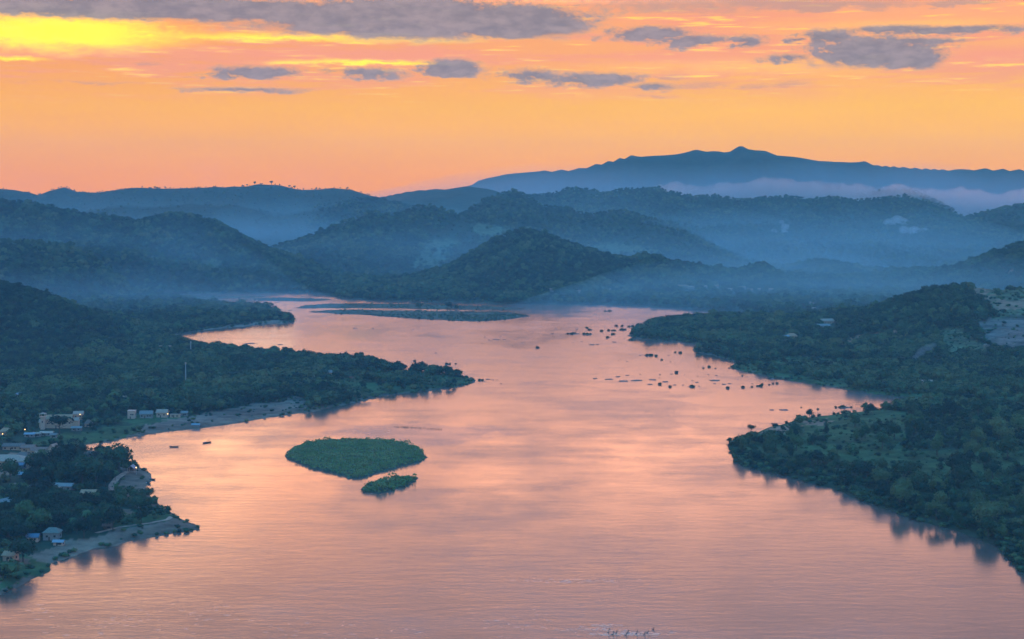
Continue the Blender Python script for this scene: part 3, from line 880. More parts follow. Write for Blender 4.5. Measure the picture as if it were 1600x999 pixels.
H('shed', 288, 650, 6, 5, 3, 'gable', 1.4, M_GREYWALL, M_GREYROOF, 0, 'grey shed among trees at the right end of the bank house row', 'shed')
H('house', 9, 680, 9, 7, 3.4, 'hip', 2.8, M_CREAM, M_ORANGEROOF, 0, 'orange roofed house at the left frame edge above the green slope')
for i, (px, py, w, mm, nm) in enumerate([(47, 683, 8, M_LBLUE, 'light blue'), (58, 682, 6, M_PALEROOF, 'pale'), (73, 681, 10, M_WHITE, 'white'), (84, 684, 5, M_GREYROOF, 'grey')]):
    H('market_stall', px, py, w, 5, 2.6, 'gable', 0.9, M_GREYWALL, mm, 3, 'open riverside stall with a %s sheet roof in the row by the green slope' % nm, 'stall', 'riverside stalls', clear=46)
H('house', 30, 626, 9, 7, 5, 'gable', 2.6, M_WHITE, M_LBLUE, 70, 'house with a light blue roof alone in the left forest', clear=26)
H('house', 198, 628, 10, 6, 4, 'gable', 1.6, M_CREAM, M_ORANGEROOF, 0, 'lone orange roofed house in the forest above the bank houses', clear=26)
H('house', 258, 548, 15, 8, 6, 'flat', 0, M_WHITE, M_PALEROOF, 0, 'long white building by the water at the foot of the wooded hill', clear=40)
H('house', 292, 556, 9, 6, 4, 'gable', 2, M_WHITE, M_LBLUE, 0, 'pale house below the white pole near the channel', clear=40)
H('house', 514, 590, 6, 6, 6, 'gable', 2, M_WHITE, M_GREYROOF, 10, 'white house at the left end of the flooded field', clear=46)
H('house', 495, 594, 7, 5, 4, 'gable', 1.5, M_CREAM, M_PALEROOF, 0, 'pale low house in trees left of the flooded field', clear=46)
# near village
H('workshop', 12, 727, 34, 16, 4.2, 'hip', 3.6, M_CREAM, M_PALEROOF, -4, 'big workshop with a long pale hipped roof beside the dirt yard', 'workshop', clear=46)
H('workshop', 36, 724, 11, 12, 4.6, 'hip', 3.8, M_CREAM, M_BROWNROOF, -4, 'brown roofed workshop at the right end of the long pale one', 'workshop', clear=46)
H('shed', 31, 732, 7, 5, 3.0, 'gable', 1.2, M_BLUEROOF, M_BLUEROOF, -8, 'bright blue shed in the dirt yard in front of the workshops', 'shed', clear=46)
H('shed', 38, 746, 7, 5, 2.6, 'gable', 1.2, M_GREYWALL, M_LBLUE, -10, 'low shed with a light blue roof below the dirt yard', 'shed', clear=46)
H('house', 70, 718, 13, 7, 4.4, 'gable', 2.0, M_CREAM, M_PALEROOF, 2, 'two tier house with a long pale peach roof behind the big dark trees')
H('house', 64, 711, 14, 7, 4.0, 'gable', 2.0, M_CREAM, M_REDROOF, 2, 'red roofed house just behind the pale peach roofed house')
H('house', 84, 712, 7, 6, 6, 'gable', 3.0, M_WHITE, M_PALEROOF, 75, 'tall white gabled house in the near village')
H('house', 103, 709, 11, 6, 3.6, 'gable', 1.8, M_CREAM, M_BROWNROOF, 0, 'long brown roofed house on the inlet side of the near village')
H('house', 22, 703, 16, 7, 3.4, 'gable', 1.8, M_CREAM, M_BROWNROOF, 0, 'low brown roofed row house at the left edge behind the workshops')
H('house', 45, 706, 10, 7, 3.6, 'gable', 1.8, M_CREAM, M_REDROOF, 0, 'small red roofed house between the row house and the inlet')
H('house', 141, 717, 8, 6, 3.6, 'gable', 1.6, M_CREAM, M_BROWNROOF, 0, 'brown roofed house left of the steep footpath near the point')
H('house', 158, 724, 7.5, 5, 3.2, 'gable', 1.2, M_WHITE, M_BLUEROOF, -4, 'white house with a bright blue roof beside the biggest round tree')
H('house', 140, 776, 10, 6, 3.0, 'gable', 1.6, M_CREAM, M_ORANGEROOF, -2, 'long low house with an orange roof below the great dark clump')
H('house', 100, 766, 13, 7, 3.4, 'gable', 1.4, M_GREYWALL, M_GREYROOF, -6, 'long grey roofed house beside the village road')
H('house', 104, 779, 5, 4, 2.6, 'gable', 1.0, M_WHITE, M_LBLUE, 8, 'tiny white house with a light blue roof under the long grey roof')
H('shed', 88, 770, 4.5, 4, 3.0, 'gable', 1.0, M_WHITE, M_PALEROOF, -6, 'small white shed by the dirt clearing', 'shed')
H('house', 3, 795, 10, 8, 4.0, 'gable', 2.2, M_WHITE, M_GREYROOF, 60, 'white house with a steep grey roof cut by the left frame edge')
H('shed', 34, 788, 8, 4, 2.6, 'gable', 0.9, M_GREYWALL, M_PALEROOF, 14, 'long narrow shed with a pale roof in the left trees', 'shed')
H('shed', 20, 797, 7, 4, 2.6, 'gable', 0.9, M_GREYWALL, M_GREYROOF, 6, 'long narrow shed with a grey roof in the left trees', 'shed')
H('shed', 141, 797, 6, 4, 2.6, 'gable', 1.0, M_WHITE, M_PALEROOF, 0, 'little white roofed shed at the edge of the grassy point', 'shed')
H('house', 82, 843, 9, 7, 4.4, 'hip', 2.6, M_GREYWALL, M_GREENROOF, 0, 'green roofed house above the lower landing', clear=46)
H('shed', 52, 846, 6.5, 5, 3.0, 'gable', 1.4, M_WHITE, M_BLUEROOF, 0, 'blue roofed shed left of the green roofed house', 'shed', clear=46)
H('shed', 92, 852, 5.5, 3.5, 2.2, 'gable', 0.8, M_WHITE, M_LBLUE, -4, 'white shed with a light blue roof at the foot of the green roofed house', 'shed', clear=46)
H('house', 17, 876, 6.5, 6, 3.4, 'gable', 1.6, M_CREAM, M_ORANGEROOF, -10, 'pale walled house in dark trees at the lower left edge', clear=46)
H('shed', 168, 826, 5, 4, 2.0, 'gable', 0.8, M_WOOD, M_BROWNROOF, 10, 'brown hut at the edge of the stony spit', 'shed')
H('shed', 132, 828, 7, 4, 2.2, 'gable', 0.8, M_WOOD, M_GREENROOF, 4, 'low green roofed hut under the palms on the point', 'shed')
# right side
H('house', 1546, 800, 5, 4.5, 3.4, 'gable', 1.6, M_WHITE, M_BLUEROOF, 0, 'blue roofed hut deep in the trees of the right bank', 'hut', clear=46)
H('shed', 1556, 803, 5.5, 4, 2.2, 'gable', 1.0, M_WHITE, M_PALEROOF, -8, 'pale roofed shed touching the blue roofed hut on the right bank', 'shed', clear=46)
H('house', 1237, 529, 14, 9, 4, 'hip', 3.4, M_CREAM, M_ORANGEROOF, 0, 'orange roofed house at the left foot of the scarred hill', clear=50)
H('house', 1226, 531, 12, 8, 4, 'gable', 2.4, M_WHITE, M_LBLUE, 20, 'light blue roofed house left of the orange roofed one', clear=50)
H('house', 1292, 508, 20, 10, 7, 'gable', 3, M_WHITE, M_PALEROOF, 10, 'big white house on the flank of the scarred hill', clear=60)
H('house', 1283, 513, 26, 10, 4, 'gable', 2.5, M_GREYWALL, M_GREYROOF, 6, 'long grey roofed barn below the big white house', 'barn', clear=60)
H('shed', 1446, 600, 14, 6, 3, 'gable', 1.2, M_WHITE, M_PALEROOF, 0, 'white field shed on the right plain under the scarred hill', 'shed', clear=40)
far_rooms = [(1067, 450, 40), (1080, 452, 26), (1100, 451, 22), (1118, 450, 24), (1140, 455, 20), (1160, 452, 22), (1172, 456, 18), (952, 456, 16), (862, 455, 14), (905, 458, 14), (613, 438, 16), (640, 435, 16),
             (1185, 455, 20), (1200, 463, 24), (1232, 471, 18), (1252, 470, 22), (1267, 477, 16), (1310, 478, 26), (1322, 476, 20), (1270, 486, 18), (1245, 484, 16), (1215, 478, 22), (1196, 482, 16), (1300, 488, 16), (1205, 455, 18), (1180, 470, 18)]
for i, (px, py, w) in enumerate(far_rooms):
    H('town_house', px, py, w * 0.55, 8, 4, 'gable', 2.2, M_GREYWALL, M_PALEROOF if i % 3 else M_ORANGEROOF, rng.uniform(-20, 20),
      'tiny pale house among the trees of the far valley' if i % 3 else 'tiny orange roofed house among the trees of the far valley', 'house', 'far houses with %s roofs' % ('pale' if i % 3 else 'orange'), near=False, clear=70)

# riverside pavilion at the head of the stone slope
x, y, z = hit(206, 738)
pv = empty('pavilion', (x, y, z), math.radians(-6)); tag(pv, 'open white pavilion with a pale blue gabled roof at the head of the stone slope', 'pavilion')
for sx in (-1, 1):
    for sy in (-1, 1):
        b = MB(); b.box(sx * 2.4, sy * 1.9, 1.5, 0.32, 0.32, 3.4); b.build('post', M_WHITE, pv)
r = MB(); r.gable(5.4, 4.4, 3.22, 1.9, 0.6); r.v = [(p[1], p[0], p[2]) for p in r.v]; r.f = [f[::-1] for f in r.f]; r.build('roof', M_LBLUE, pv)
b = MB(); b.box(0, 0, 0.1, 6.0, 5.0, 0.5); b.build('floor', M_CONC, pv)
KEEP_CLEAR.append((x, y, 6, 20))


# ------------------------------------------------------------------ paths and tracks, laid on the ground
def strip(name, pts, width, mat, label, lift=0.25, cat='path'):
    P = [Vector(hit(px, py)) for px, py in pts]
    dense = []
    for a, b_ in zip(P[:-1], P[1:]):
        n = max(2, int((b_ - a).length / 3))
        dense += [a.lerp(b_, i / n) for i in range(n)]
    dense.append(P[-1])
    vs_, fs = [], []
    for i, p in enumerate(dense):
        t = (dense[min(i + 1, len(dense) - 1)] - dense[max(i - 1, 0)]); t.z = 0; t.normalize()
        n = Vector((-t.y, t.x, 0))
        for s in (-1, 1):
            q = p + n * s * width / 2
            vs_.append((q.x, q.y, max(float(samp(q.x, q.y)), 0.1) + lift))
        if i: fs.append((2 * i - 2, 2 * i - 1, 2 * i + 1, 2 * i))
        if i % 3 == 0: KEEP_CLEAR.append((p.x, p.y, width * 0.6 + 1.0, 5))
    me = bpy.data.meshes.new(name); me.from_pydata(vs_, [], fs); me.update(); me.materials.append(mat)
    return tag(link(name, me), label, cat, kind='structure')


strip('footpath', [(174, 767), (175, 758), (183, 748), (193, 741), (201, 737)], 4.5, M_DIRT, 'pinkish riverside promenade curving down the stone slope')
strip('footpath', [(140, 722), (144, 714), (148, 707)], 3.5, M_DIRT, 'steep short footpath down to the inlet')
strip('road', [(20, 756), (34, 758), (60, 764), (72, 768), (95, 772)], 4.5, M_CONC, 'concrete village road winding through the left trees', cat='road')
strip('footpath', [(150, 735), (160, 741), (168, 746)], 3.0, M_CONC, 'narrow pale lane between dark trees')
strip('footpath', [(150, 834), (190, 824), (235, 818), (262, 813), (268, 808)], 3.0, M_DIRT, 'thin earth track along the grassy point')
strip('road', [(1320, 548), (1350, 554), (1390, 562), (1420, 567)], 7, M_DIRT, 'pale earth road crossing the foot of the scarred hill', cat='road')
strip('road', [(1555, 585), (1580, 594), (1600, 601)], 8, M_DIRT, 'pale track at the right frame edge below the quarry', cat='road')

# vehicles on the hill road
def truck(px, py, mat, label, rz):
    x, y, z = hit(px, py); o = empty('parked_truck', (x, y, z + 0.3), math.radians(rz)); tag(o, label, 'truck', 'trucks on the hill road')
    b = MB(); b.box(-0.8, 0, 1.7, 5.0, 2.3, 2.4); b.build('cargo_box', mat, o)
    b = MB(); b.box(2.7, 0, 1.3, 1.8, 2.2, 1.7); b.box(2.5, 0, 2.3, 1.2, 2.0, 0.5); b.build('cab', mat, o)
    for sx in (-2.2, 2.6):
        for sy in (-1, 1):
            w = MB(); w.tube((sx, sy * 1.05, 0.5), (sx, sy * 1.25, 0.5), 0.5, 0.5, 12); w.build('wheel', M_HULL, o)
    KEEP_CLEAR.append((x, y, 6, 30))
truck(1315, 551, M_WHITE, 'white box truck on the earth road at the hill foot', 8)
truck(1323, 552, M_BLUEROOF, 'blue box truck just right of the white one on the earth road', -6)


# ------------------------------------------------------------------ lit lamps in the village
def lamp(px, py, label):
    x, y, z = hit(px, py); o = empty('street_lamp', (x, y, z)); tag(o, label, 'lamp', 'lit village lamps')
    b = MB(); b.tube((0, 0, -0.3), (0, 0, 5.2), 0.09, 0.06); b.build('pole', M_STEEL, o)
    b = MB(); b.tube((0, 0, 5.15), (0, -0.35, 5.0), 0.42, 0.30, 8); b.build('lamp_head', M_LAMP, o)
    KEEP_CLEAR.append((x, y, 3, 30))
for px, py, lab in [(125, 657), (119, 666), (2, 686), (38, 680), (262, 655), (113, 667)] and [
        (125, 657, 'glowing amber street lamp at the small cream house right of the hall'), (119, 666, 'glowing amber street lamp by the low grey shed'),
        (4, 688, 'glowing amber street lamp at the left frame edge by the orange roof'), (39, 681, 'glowing amber street lamp behind the riverside stalls'),
        (262, 656, 'glowing amber street lamp beside the white house on the stone bank'), (213, 742, 'glowing lamp at the pavilion on the stone slope')]:
    lamp(px, py, lab)


# ------------------------------------------------------------------ masts
def mast(name, px, py, h, label):
    x, y, z = hit(px, py); o = empty(name, (x, y, z)); tag(o, label, 'mast')
    b = MB()
    for i in range(3):
        a = 2.094 * i
        b.tube((0.8 * math.cos(a), 0.8 * math.sin(a), -0.5), (0.3 * math.cos(a), 0.3 * math.sin(a), h), 0.14, 0.10, 5)
    for k in range(int(h / 1.5)):
        r0 = 0.8 - 0.5 * k * 1.5 / h
        for i in range(3):
            a, c = 2.094 * i, 2.094 * (i + 1)
            b.tube((r0 * math.cos(a), r0 * math.sin(a), k * 1.5), (r0 * 0.97 * math.cos(c), r0 * 0.97 * math.sin(c), k * 1.5 + 1.5), 0.07, 0.07, 4)
    b.build('lattice', M_STEEL, o)
    for k in range(3):
        a = 2.094 * k + 0.5
        p = MB(); p.box(0.7 * math.cos(a), 0.7 * math.sin(a), h - 1.2, 0.35, 0.35, 2.2, a); p.build('antenna', M_WHITE, o)
    KEEP_CLEAR.append((x, y, 3, 16))
mast('radio_mast', 290, 605, 26, 'thin grey radio mast rising from the left floodplain forest')
mast('radio_mast', 298, 556, 18, 'white mast beside the pale house near the channel')


# ------------------------------------------------------------------ boats
def hull(mb, L, W, Hh, n=14):
    rings = []
    for i in range(n + 1):
        t = i / n * 2 - 1
        w = W / 2 * (1 - abs(t) ** 2.6) ** 0.8 + 0.04; rise = 0.5 * Hh * abs(t) ** 3
        rings.append([(t * L / 2, -w, Hh + rise), (t * L / 2, -w * 0.55, rise - 0.1), (t * L / 2, w * 0.55, rise - 0.1), (t * L / 2, w, Hh + rise),
                      (t * L / 2, w * 0.8, Hh + rise - 0.03), (t * L / 2, w * 0.45, rise + 0.12), (t * L / 2, -w * 0.45, rise + 0.12), (t * L / 2, -w * 0.8, Hh + rise - 0.03)])
    vs_ = [p for r in rings for p in r]; fs = []
    for i in range(n):
        for j in range(8): fs.append((i * 8 + j, i * 8 + (j + 1) % 8, i * 8 + 8 + (j + 1) % 8, i * 8 + 8 + j))
    fs += [tuple(range(7, -1, -1)), tuple(n * 8 + j for j in range(8))]
    mb.add(vs_, fs)


def boat(px, py, L, W, rz, label, canopy=False):
    x, y = flat(px, py); o = empty('river_boat', (x, y, 0.0), math.radians(rz)); tag(o, label, 'boat')
    b = MB(); hull(b, L, W, 0.75); b.build('hull', M_HULL, o)
    for k in (-0.2, 0.15):
        s = MB(); s.box(k * L, 0, 0.5, 0.35, W * 0.7, 0.08); s.build('thwart', M_WOOD, o)
    m = MB(); m.box(-L * 0.42, 0, 0.95, 0.7, 0.45, 0.6); m.tube((-L * 0.44, 0, 0.95), (-L * 0.62, 0, 0.1), 0.06, 0.05); m.build('outboard_motor', M_STEEL, o)
    if canopy:
        c = MB(); c.box(0.3, 0, 2.05, L * 0.34, W * 0.95, 0.10)
        for sx in (-1, 1):
            for sy in (-1, 1): c.tube((0.3 + sx * L * 0.15, sy * W * 0.4, 0.5), (0.3 + sx * L * 0.15, sy * W * 0.4, 2.05), 0.06, 0.06, 5)
        c.build('canopy', M_HULL, o)
boat(325, 692, 5.5, 1.6, 25, 'dark canopied boat followed by a small wake off the stone bank', True)
boat(320, 693, 3.6, 1.3, 15, 'short dark boat close behind the canopied one')
boat(272, 699, 7.5, 1.2, 2, 'long thin dark boat lying level on the orange water')
boat(238, 750, 5, 1.4, -20, 'small dark boat moored below the pavilion slope')
boat(232, 757, 4.5, 1.3, -30, 'small dark boat moored where the stone slope meets the trees')
x, y = flat(306, 668.5)
rf = empty('raft_house', (x, y, 0)); tag(rf, 'floating raft house with a bright blue roof beside the stone bank', 'raft')
for sy in (-1, 0, 1):
    b = MB(); b.tube((-4.5, sy * 1.7, 0.15), (4.5, sy * 1.7, 0.15), 0.4, 0.4, 8); b.build('pontoon', M_BLUEROOF, rf)
b = MB(); b.box(0, 0, 0.62, 9.4, 5.0, 0.16); b.build('deck', M_WOOD, rf)
b = MB(); b.box(0.4, 0, 1.75, 6.0, 3.4, 2.1); b.build('cabin', M_LBLUE, rf)
b = MB(); b.gable(6.6, 4.0, 2.83, 1.0, 0.5, 0.1); b.build('roof', M_LBLUE, rf)

# ------------------------------------------------------------------ trees
def crown_shape(kind, n, seed, size):
    """leaf sprays gathered in lobes, for a tree of unit height with its foot at the origin"""
    r = np.random.default_rng(seed)
    L = []
    if kind == 'round':
        L = [((0, 0, 0.66), 0.30)] + [((0.24 * math.cos(a), 0.24 * math.sin(a), 0.50 + r.uniform(-0.05, 0.26)), r.uniform(0.15, 0.23)) for a in np.arange(7) * 0.9 + r.uniform(0, 6)] + [((0.05, 0, 0.84), 0.15)]
    elif kind == 'tall':
        L = [((r.uniform(-0.07, 0.07), r.uniform(-0.07, 0.07), z), w) for z, w in zip(np.linspace(0.30, 0.90, 8), (0.13, 0.18, 0.20, 0.19, 0.17, 0.14, 0.12, 0.09))] + \
            [((0.17 * math.cos(a), 0.17 * math.sin(a), r.uniform(0.4, 0.75)), 0.11) for a in np.arange(5) * 1.3]
    elif kind == 'spread':
        L = [((0.38 * math.cos(a) * q, 0.38 * math.sin(a) * q, 0.72 + r.uniform(-0.08, 0.10)), r.uniform(0.14, 0.20)) for a, q in zip(np.arange(11) * 2.4, np.linspace(0.2, 1.1, 11))]
    elif kind == 'bush':
        L = [((0, 0, 0.45), 0.48)] + [((0.45 * math.cos(a), 0.45 * math.sin(a), 0.35 + r.uniform(-0.1, 0.25)), r.uniform(0.26, 0.38)) for a in np.arange(6) * 1.05]
    rad = np.array([l[1] for l in L]); w = rad ** 2 / (rad ** 2).sum()
    idx = r.choice(len(L), n, p=w)
    c = np.array([l[0] for l in L])[idx]; rr = rad[idx]
    d = r.normal(0, 1, (n, 3)); d[:, 2] += 0.25; d /= np.linalg.norm(d, axis=1, keepdims=True)
    pts = c + d * (rr * r.uniform(0.72, 1.08, n))[:, None]
    return leaf_patch(pts, d, size, seed + 1, 0.55)


def core_shape(kind, seed):
    """the shaded mass of twigs inside the crown"""
    bm = bmesh.new(); bmesh.ops.create_icosphere(bm, subdivisions=1, radius=1)
    sx, sz, cz = {'round': (0.30, 0.26, 0.64), 'tall': (0.15, 0.33, 0.60), 'spread': (0.36, 0.12, 0.72), 'bush': (0.62, 0.46, 0.38)}[kind]
    r = np.random.default_rng(seed)
    v = np.array([(q.co.x * sx, q.co.y * sx, q.co.z * sz + cz) for q in bm.verts]) * (1 + r.uniform(-0.12, 0.12, (len(bm.verts), 1)) * np.array([1, 1, 0.3]))
    f = np.array([[q.index for q in p.verts] for p in bm.faces]); bm.free()
    return v, f


def crown_mesh(kind, n, seed, size, mat):
    v, f = crown_shape(kind, n, seed, size); cv, cf = core_shape(kind, seed)
    cf4 = np.concatenate([cf, cf[:, 2:3]], 1)      # triangles written as quads split below
    me = bpy.data.meshes.new(kind + '_crown')
    me.from_pydata([tuple(p) for p in np.concatenate([v, cv])], [], [tuple(q) for q in f] + [tuple(q + len(v)) for q in cf])
    me.update(); me.materials.append(mat)
    return me


def trunk_mesh(kind, seed):
    r = random.Random(seed); b = MB()
    top = {'round': 0.60, 'tall': 0.85, 'spread': 0.62, 'bush': 0.3}[kind]
    b.tube((0, 0, -0.06), (0.01, 0, top * 0.5), 0.030, 0.022, 7); b.tube((0.01, 0, top * 0.5), (0, 0.01, top), 0.022, 0.010, 6)
    for k in range(5):
        a = k * 1.26 + r.uniform(-0.3, 0.3); z = top * r.uniform(0.45, 0.75); q = 0.30 if kind == 'spread' else 0.15 if kind == 'tall' else 0.22
        b.tube((0, 0, z), (q * math.cos(a), q * math.sin(a), z + r.uniform(0.08, 0.2)), 0.013, 0.005, 5)
    me = bpy.data.meshes.new(kind + '_trunk'); me.from_pydata(b.v, [], b.f); me.update(); me.materials.append(M_BARK)
    return me


def palm_mesh(seed):
    r = random.Random(seed); b = MB(); c = MB()
    p = Vector((0, 0, -0.05))
    for k in range(6):
        q = Vector((0.012 * k, 0.004 * k, (k + 1) / 6 * 0.82)); b.tube(p, q, 0.022 - 0.002 * k, 0.020 - 0.002 * k, 6); p = q
    for k in range(16):
        a = k * 2.4; el = r.uniform(-0.1, 0.9); pts = []
        for i in range(6):
            t = i / 5; pts.append(p + Vector((math.cos(a) * t * 0.30, math.sin(a) * t * 0.30, math.sin(el) * 0.22 * t - 0.30 * t * t)))
        n = Vector((-math.sin(a), math.cos(a), 0))
        for i in range(5):
            w0, w1 = 0.045 * (1 - abs(i / 5 - 0.4)), 0.045 * (1 - abs((i + 1) / 5 - 0.4))
            dz = Vector((0, 0, -0.02))
            c.add([pts[i] - n * w0 + dz, pts[i], pts[i + 1], pts[i + 1] - n * w1 + dz], [(0, 1, 2, 3)])
            c.add([pts[i], pts[i] + n * w0 + dz, pts[i + 1] + n * w1 + dz, pts[i + 1]], [(0, 1, 2, 3)])
    out = []
    for nm, m_, mt in (('palm_trunk', b, M_BARK), ('palm_crown', c, M_LEAF)):
        me = bpy.data.meshes.new(nm); me.from_pydata([tuple(q) for q in m_.v], [], m_.f); me.update(); me.materials.append(mt); out.append(me)
    return out


TONES = {'dark': M_LEAF_DARK, 'mid': M_LEAF, 'olive': M_LEAF_OLIVE}
TONE_WORD = {'dark': 'blackish green', 'mid': 'deep green', 'olive': 'olive green'}
SHAPE_WORD = {'round': 'round crowned', 'tall': 'tall narrow', 'spread': 'wide spreading', 'palm': 'feathery palm'}
PROTO = {}
for kd in ('round', 'tall', 'spread'):
    for tn in TONES:
        PROTO[kd, tn] = [(crown_mesh(kd, 620, hash((kd, tn, q)) % 9973 if False else len(PROTO) * 17 + q * 5 + 3, 0.085, TONES[tn]), trunk_mesh(kd, q)) for q in range(2)]
pt_, pc_ = palm_mesh(3)
TREES = []


def tree(x, y, h, kind, tone, label, group, wide=1.0, cat='tree', z=None):
    z = float(samp(x, y)) if z is None else z
    o = empty('palm_tree' if kind == 'palm' else 'tree', (x, y, z - 0.1), random.uniform(0, 6.28), (h * wide, h * wide, h))
    tag(o, label, 'palm tree' if kind == 'palm' else cat, group)
    if kind == 'palm': link('crown', pc_, o); link('trunk', pt_, o)
    else:
        cm, tm = random.choice(PROTO[kind, tone])
        link('crown', cm, o); link('trunk', tm, o)
    TREES.append((x, y, h * wide))
    return o


def too_close(x, y, gap):
    return any((x - a) ** 2 + (y - b) ** 2 < (gap * (0.5 + 0.05 * c)) ** 2 for a, b, c in TREES) or any(abs(x - cx) < r and cy_ - r - fr * 0.7 < y < cy_ + r for cx, cy_, r, fr in KEEP_CLEAR)


# trees that stand out by themselves: px, py of the foot, height, kind, tone, label
for px, py, h, kd, tn, wd, lab in [
    (186, 739, 22, 'round', 'dark', 1.15, 'very large round dark tree on the village point beside the pavilion'),
    (172, 738, 15, 'round', 'dark', 1.1, 'big dark tree leaning against the largest tree of the village point'),
    (127, 716, 12, 'round', 'dark', 1.1, 'round dark tree standing on the inlet side left of the steep footpath'),
    (156, 712, 9, 'round', 'dark', 1.1, 'low round tree by the inlet just right of the steep footpath'),
    (110, 722, 14, 'round', 'mid', 1.0, 'bushy tree rising above the white gabled house'),
    (90, 709, 10, 'round', 'dark', 1.1, 'round tree behind the tall white gabled house'),
    (16, 753, 17, 'round', 'dark', 1.1, 'large round dark tree left of the low blue roofed shed'),
    (150, 762, 22, 'round', 'dark', 1.1, 'broad blackish tree at the heart of the great village clump'),
    (128, 760, 20, 'round', 'dark', 1.1, 'second blackish tree making up the left half of the great village clump'),
    (95, 752, 18, 'round', 'mid', 1.0, 'tall bushy tree left of the great village clump'),
    (165, 766, 15, 'round', 'dark', 1.0, 'dark tree at the lower right edge of the great village clump'),
    (220, 803, 13, 'round', 'dark', 1.25, 'broad dark tree at the waterline between the two stony points'),
    (228, 790, 12, 'spread', 'dark', 1.0, 'overhanging tree reaching over the water below the stone slope'),
    (188, 801, 13, 'round', 'dark', 1.1, 'round tree on a visible trunk at the edge of the grassy point'),
    (221, 817, 8.5, 'round', 'dark', 1.2, 'lone round bush-like tree on the grassy point'),
    (172, 824, 14, 'round', 'dark', 1.15, 'domed dark tree where the village wood meets the grassy point'),
    (105, 826, 14, 'round', 'dark', 1.1, 'domed dark tree beside the palms in the lower village wood'),
    (36, 880, 15, 'round', 'dark', 1.25, 'large dark tree above the lower left bank'),
    (93, 680, 17, 'spread', 'dark', 1.2, 'broad flat topped dark tree in front of the large cream hall'),
    (1174, 674, 8, 'spread', 'dark', 1.0, 'small umbrella shaped tree alone on the tip of the right bank'),
    (1265, 654, 9, 'round', 'dark', 1.0, 'lone dark tree at the far field edge of the right bank'),
    (1336, 668, 15, 'tall', 'mid', 1.2, 'tall narrow tree standing in the fields of the right bank'),
    (1361, 646, 10, 'round', 'dark', 1.0, 'lone round tree by the far shore fields of the right bank'),
    (1424, 652, 16, 'tall', 'olive', 1.3, 'tall thin leafed tree with bare twigs at the crest of the right bank wood'),
    (1484, 652, 18, 'round', 'dark', 0.9, 'tallest round crowned tree of the crest line on the right bank'),
    (1505, 768, 19, 'round', 'mid', 1.0, 'big pale edged tree rising from the right bank scrub'),
    (1508, 786, 9, 'round', 'olive', 1.1, 'rusty olive round tree among the dark right bank trees'),
    (1303, 716, 8, 'round', 'olive', 1.0, 'small light olive tree at the edge of a right bank clearing'),
    (1140, 692, 5, 'round', 'mid', 1.3, 'low shrubby tree at the very tip of the right bank'),
]:
    x, y, z = hit(px, py); tree(x, y, h, kd, tn, lab, None, wd)
for px, py, h in [(120, 836, 12), (136, 826, 13), (112, 833, 11), (142, 818, 12), (66, 790, 13), (88, 824, 12), (150, 744, 13), (66, 752, 12), (180, 752, 9)]:
    x, y, z = hit(px, py); tree(x, y, h, 'palm', 'mid', 'feathery palm rising among the dark trees of the near village', 'palms in the near village')

ZONES = [
    ([(1150, 706), (1165, 721), (1240, 741), (1310, 759), (1390, 790), (1460, 815), (1540, 838), (1610, 888), (1610, 800), (1500, 772), (1400, 745), (1300, 722), (1200, 705)], 96, (7, 13), 5.4,
     'in the thick belt along the water of the right bank', 'trees along the water of the right bank', ('round', 'round', 'round', 'spread', 'tall'), ('dark', 'mid', 'dark', 'olive')),
    ([(1200, 688), (1290, 678), (1300, 700), (1210, 712)], 12, (7, 12), 6, 'in the clump on the left fields of the right bank', 'trees in the left fields of the right bank', ('round', 'round', 'tall'), ('dark', 'mid')),
    ([(1335, 690), (1420, 664), (1470, 690), (1360, 708)], 18, (8, 13), 6, 'in the mid field clump of the right bank', 'trees in the middle fields of the right bank', ('round', 'round', 'tall'), ('dark', 'mid')),
    ([(1450, 694), (1610, 676), (1610, 800), (1480, 765)], 32, (7, 15), 7, 'in the open wood at the right frame edge', 'trees in the open wood at the right edge', ('round', 'round', 'tall', 'round'), ('dark', 'mid', 'olive')),
    ([(1385, 652), (1460, 643), (1610, 650), (1610, 672), (1400, 670)], 26, (8, 13), 6, 'on the skyline row of the right bank wood', 'trees in the skyline row of the right bank', ('round', 'tall', 'round', 'spread'), ('dark', 'mid')),
    ([(0, 806), (60, 778), (165, 795), (180, 830), (130, 842), (100, 832), (60, 842), (0, 858)], 56, (9, 14), 5.5, 'in the lower wood of the near village', 'trees in the lower village wood', ('round', 'round', 'round', 'spread'), ('dark', 'dark', 'mid')),
    ([(30, 742), (80, 726), (140, 722), (170, 735), (170, 768), (120, 764), (40, 762)], 34, (9, 15), 6, 'among the houses of the near village', 'trees among the village houses', ('round', 'round', 'tall'), ('dark', 'dark', 'mid')),
    ([(165, 780), (235, 785), (236, 803), (170, 806)], 12, (7, 11), 5, 'between the stone slope and the grassy point', 'trees between the two stony points', ('round',), ('dark', 'mid')),
    ([(0, 694), (50, 694), (110, 706), (60, 716), (0, 712)], 12, (8, 12), 6, 'beside the inlet at the back of the near village', 'trees by the village inlet', ('round',), ('dark', 'mid')),
    ([(0, 864), (30, 856), (70, 860), (60, 884), (0, 896)], 12, (8, 12), 5, 'on the bank at the lower left frame corner', 'trees on the lower left bank', ('round', 'spread'), ('dark',)),
]
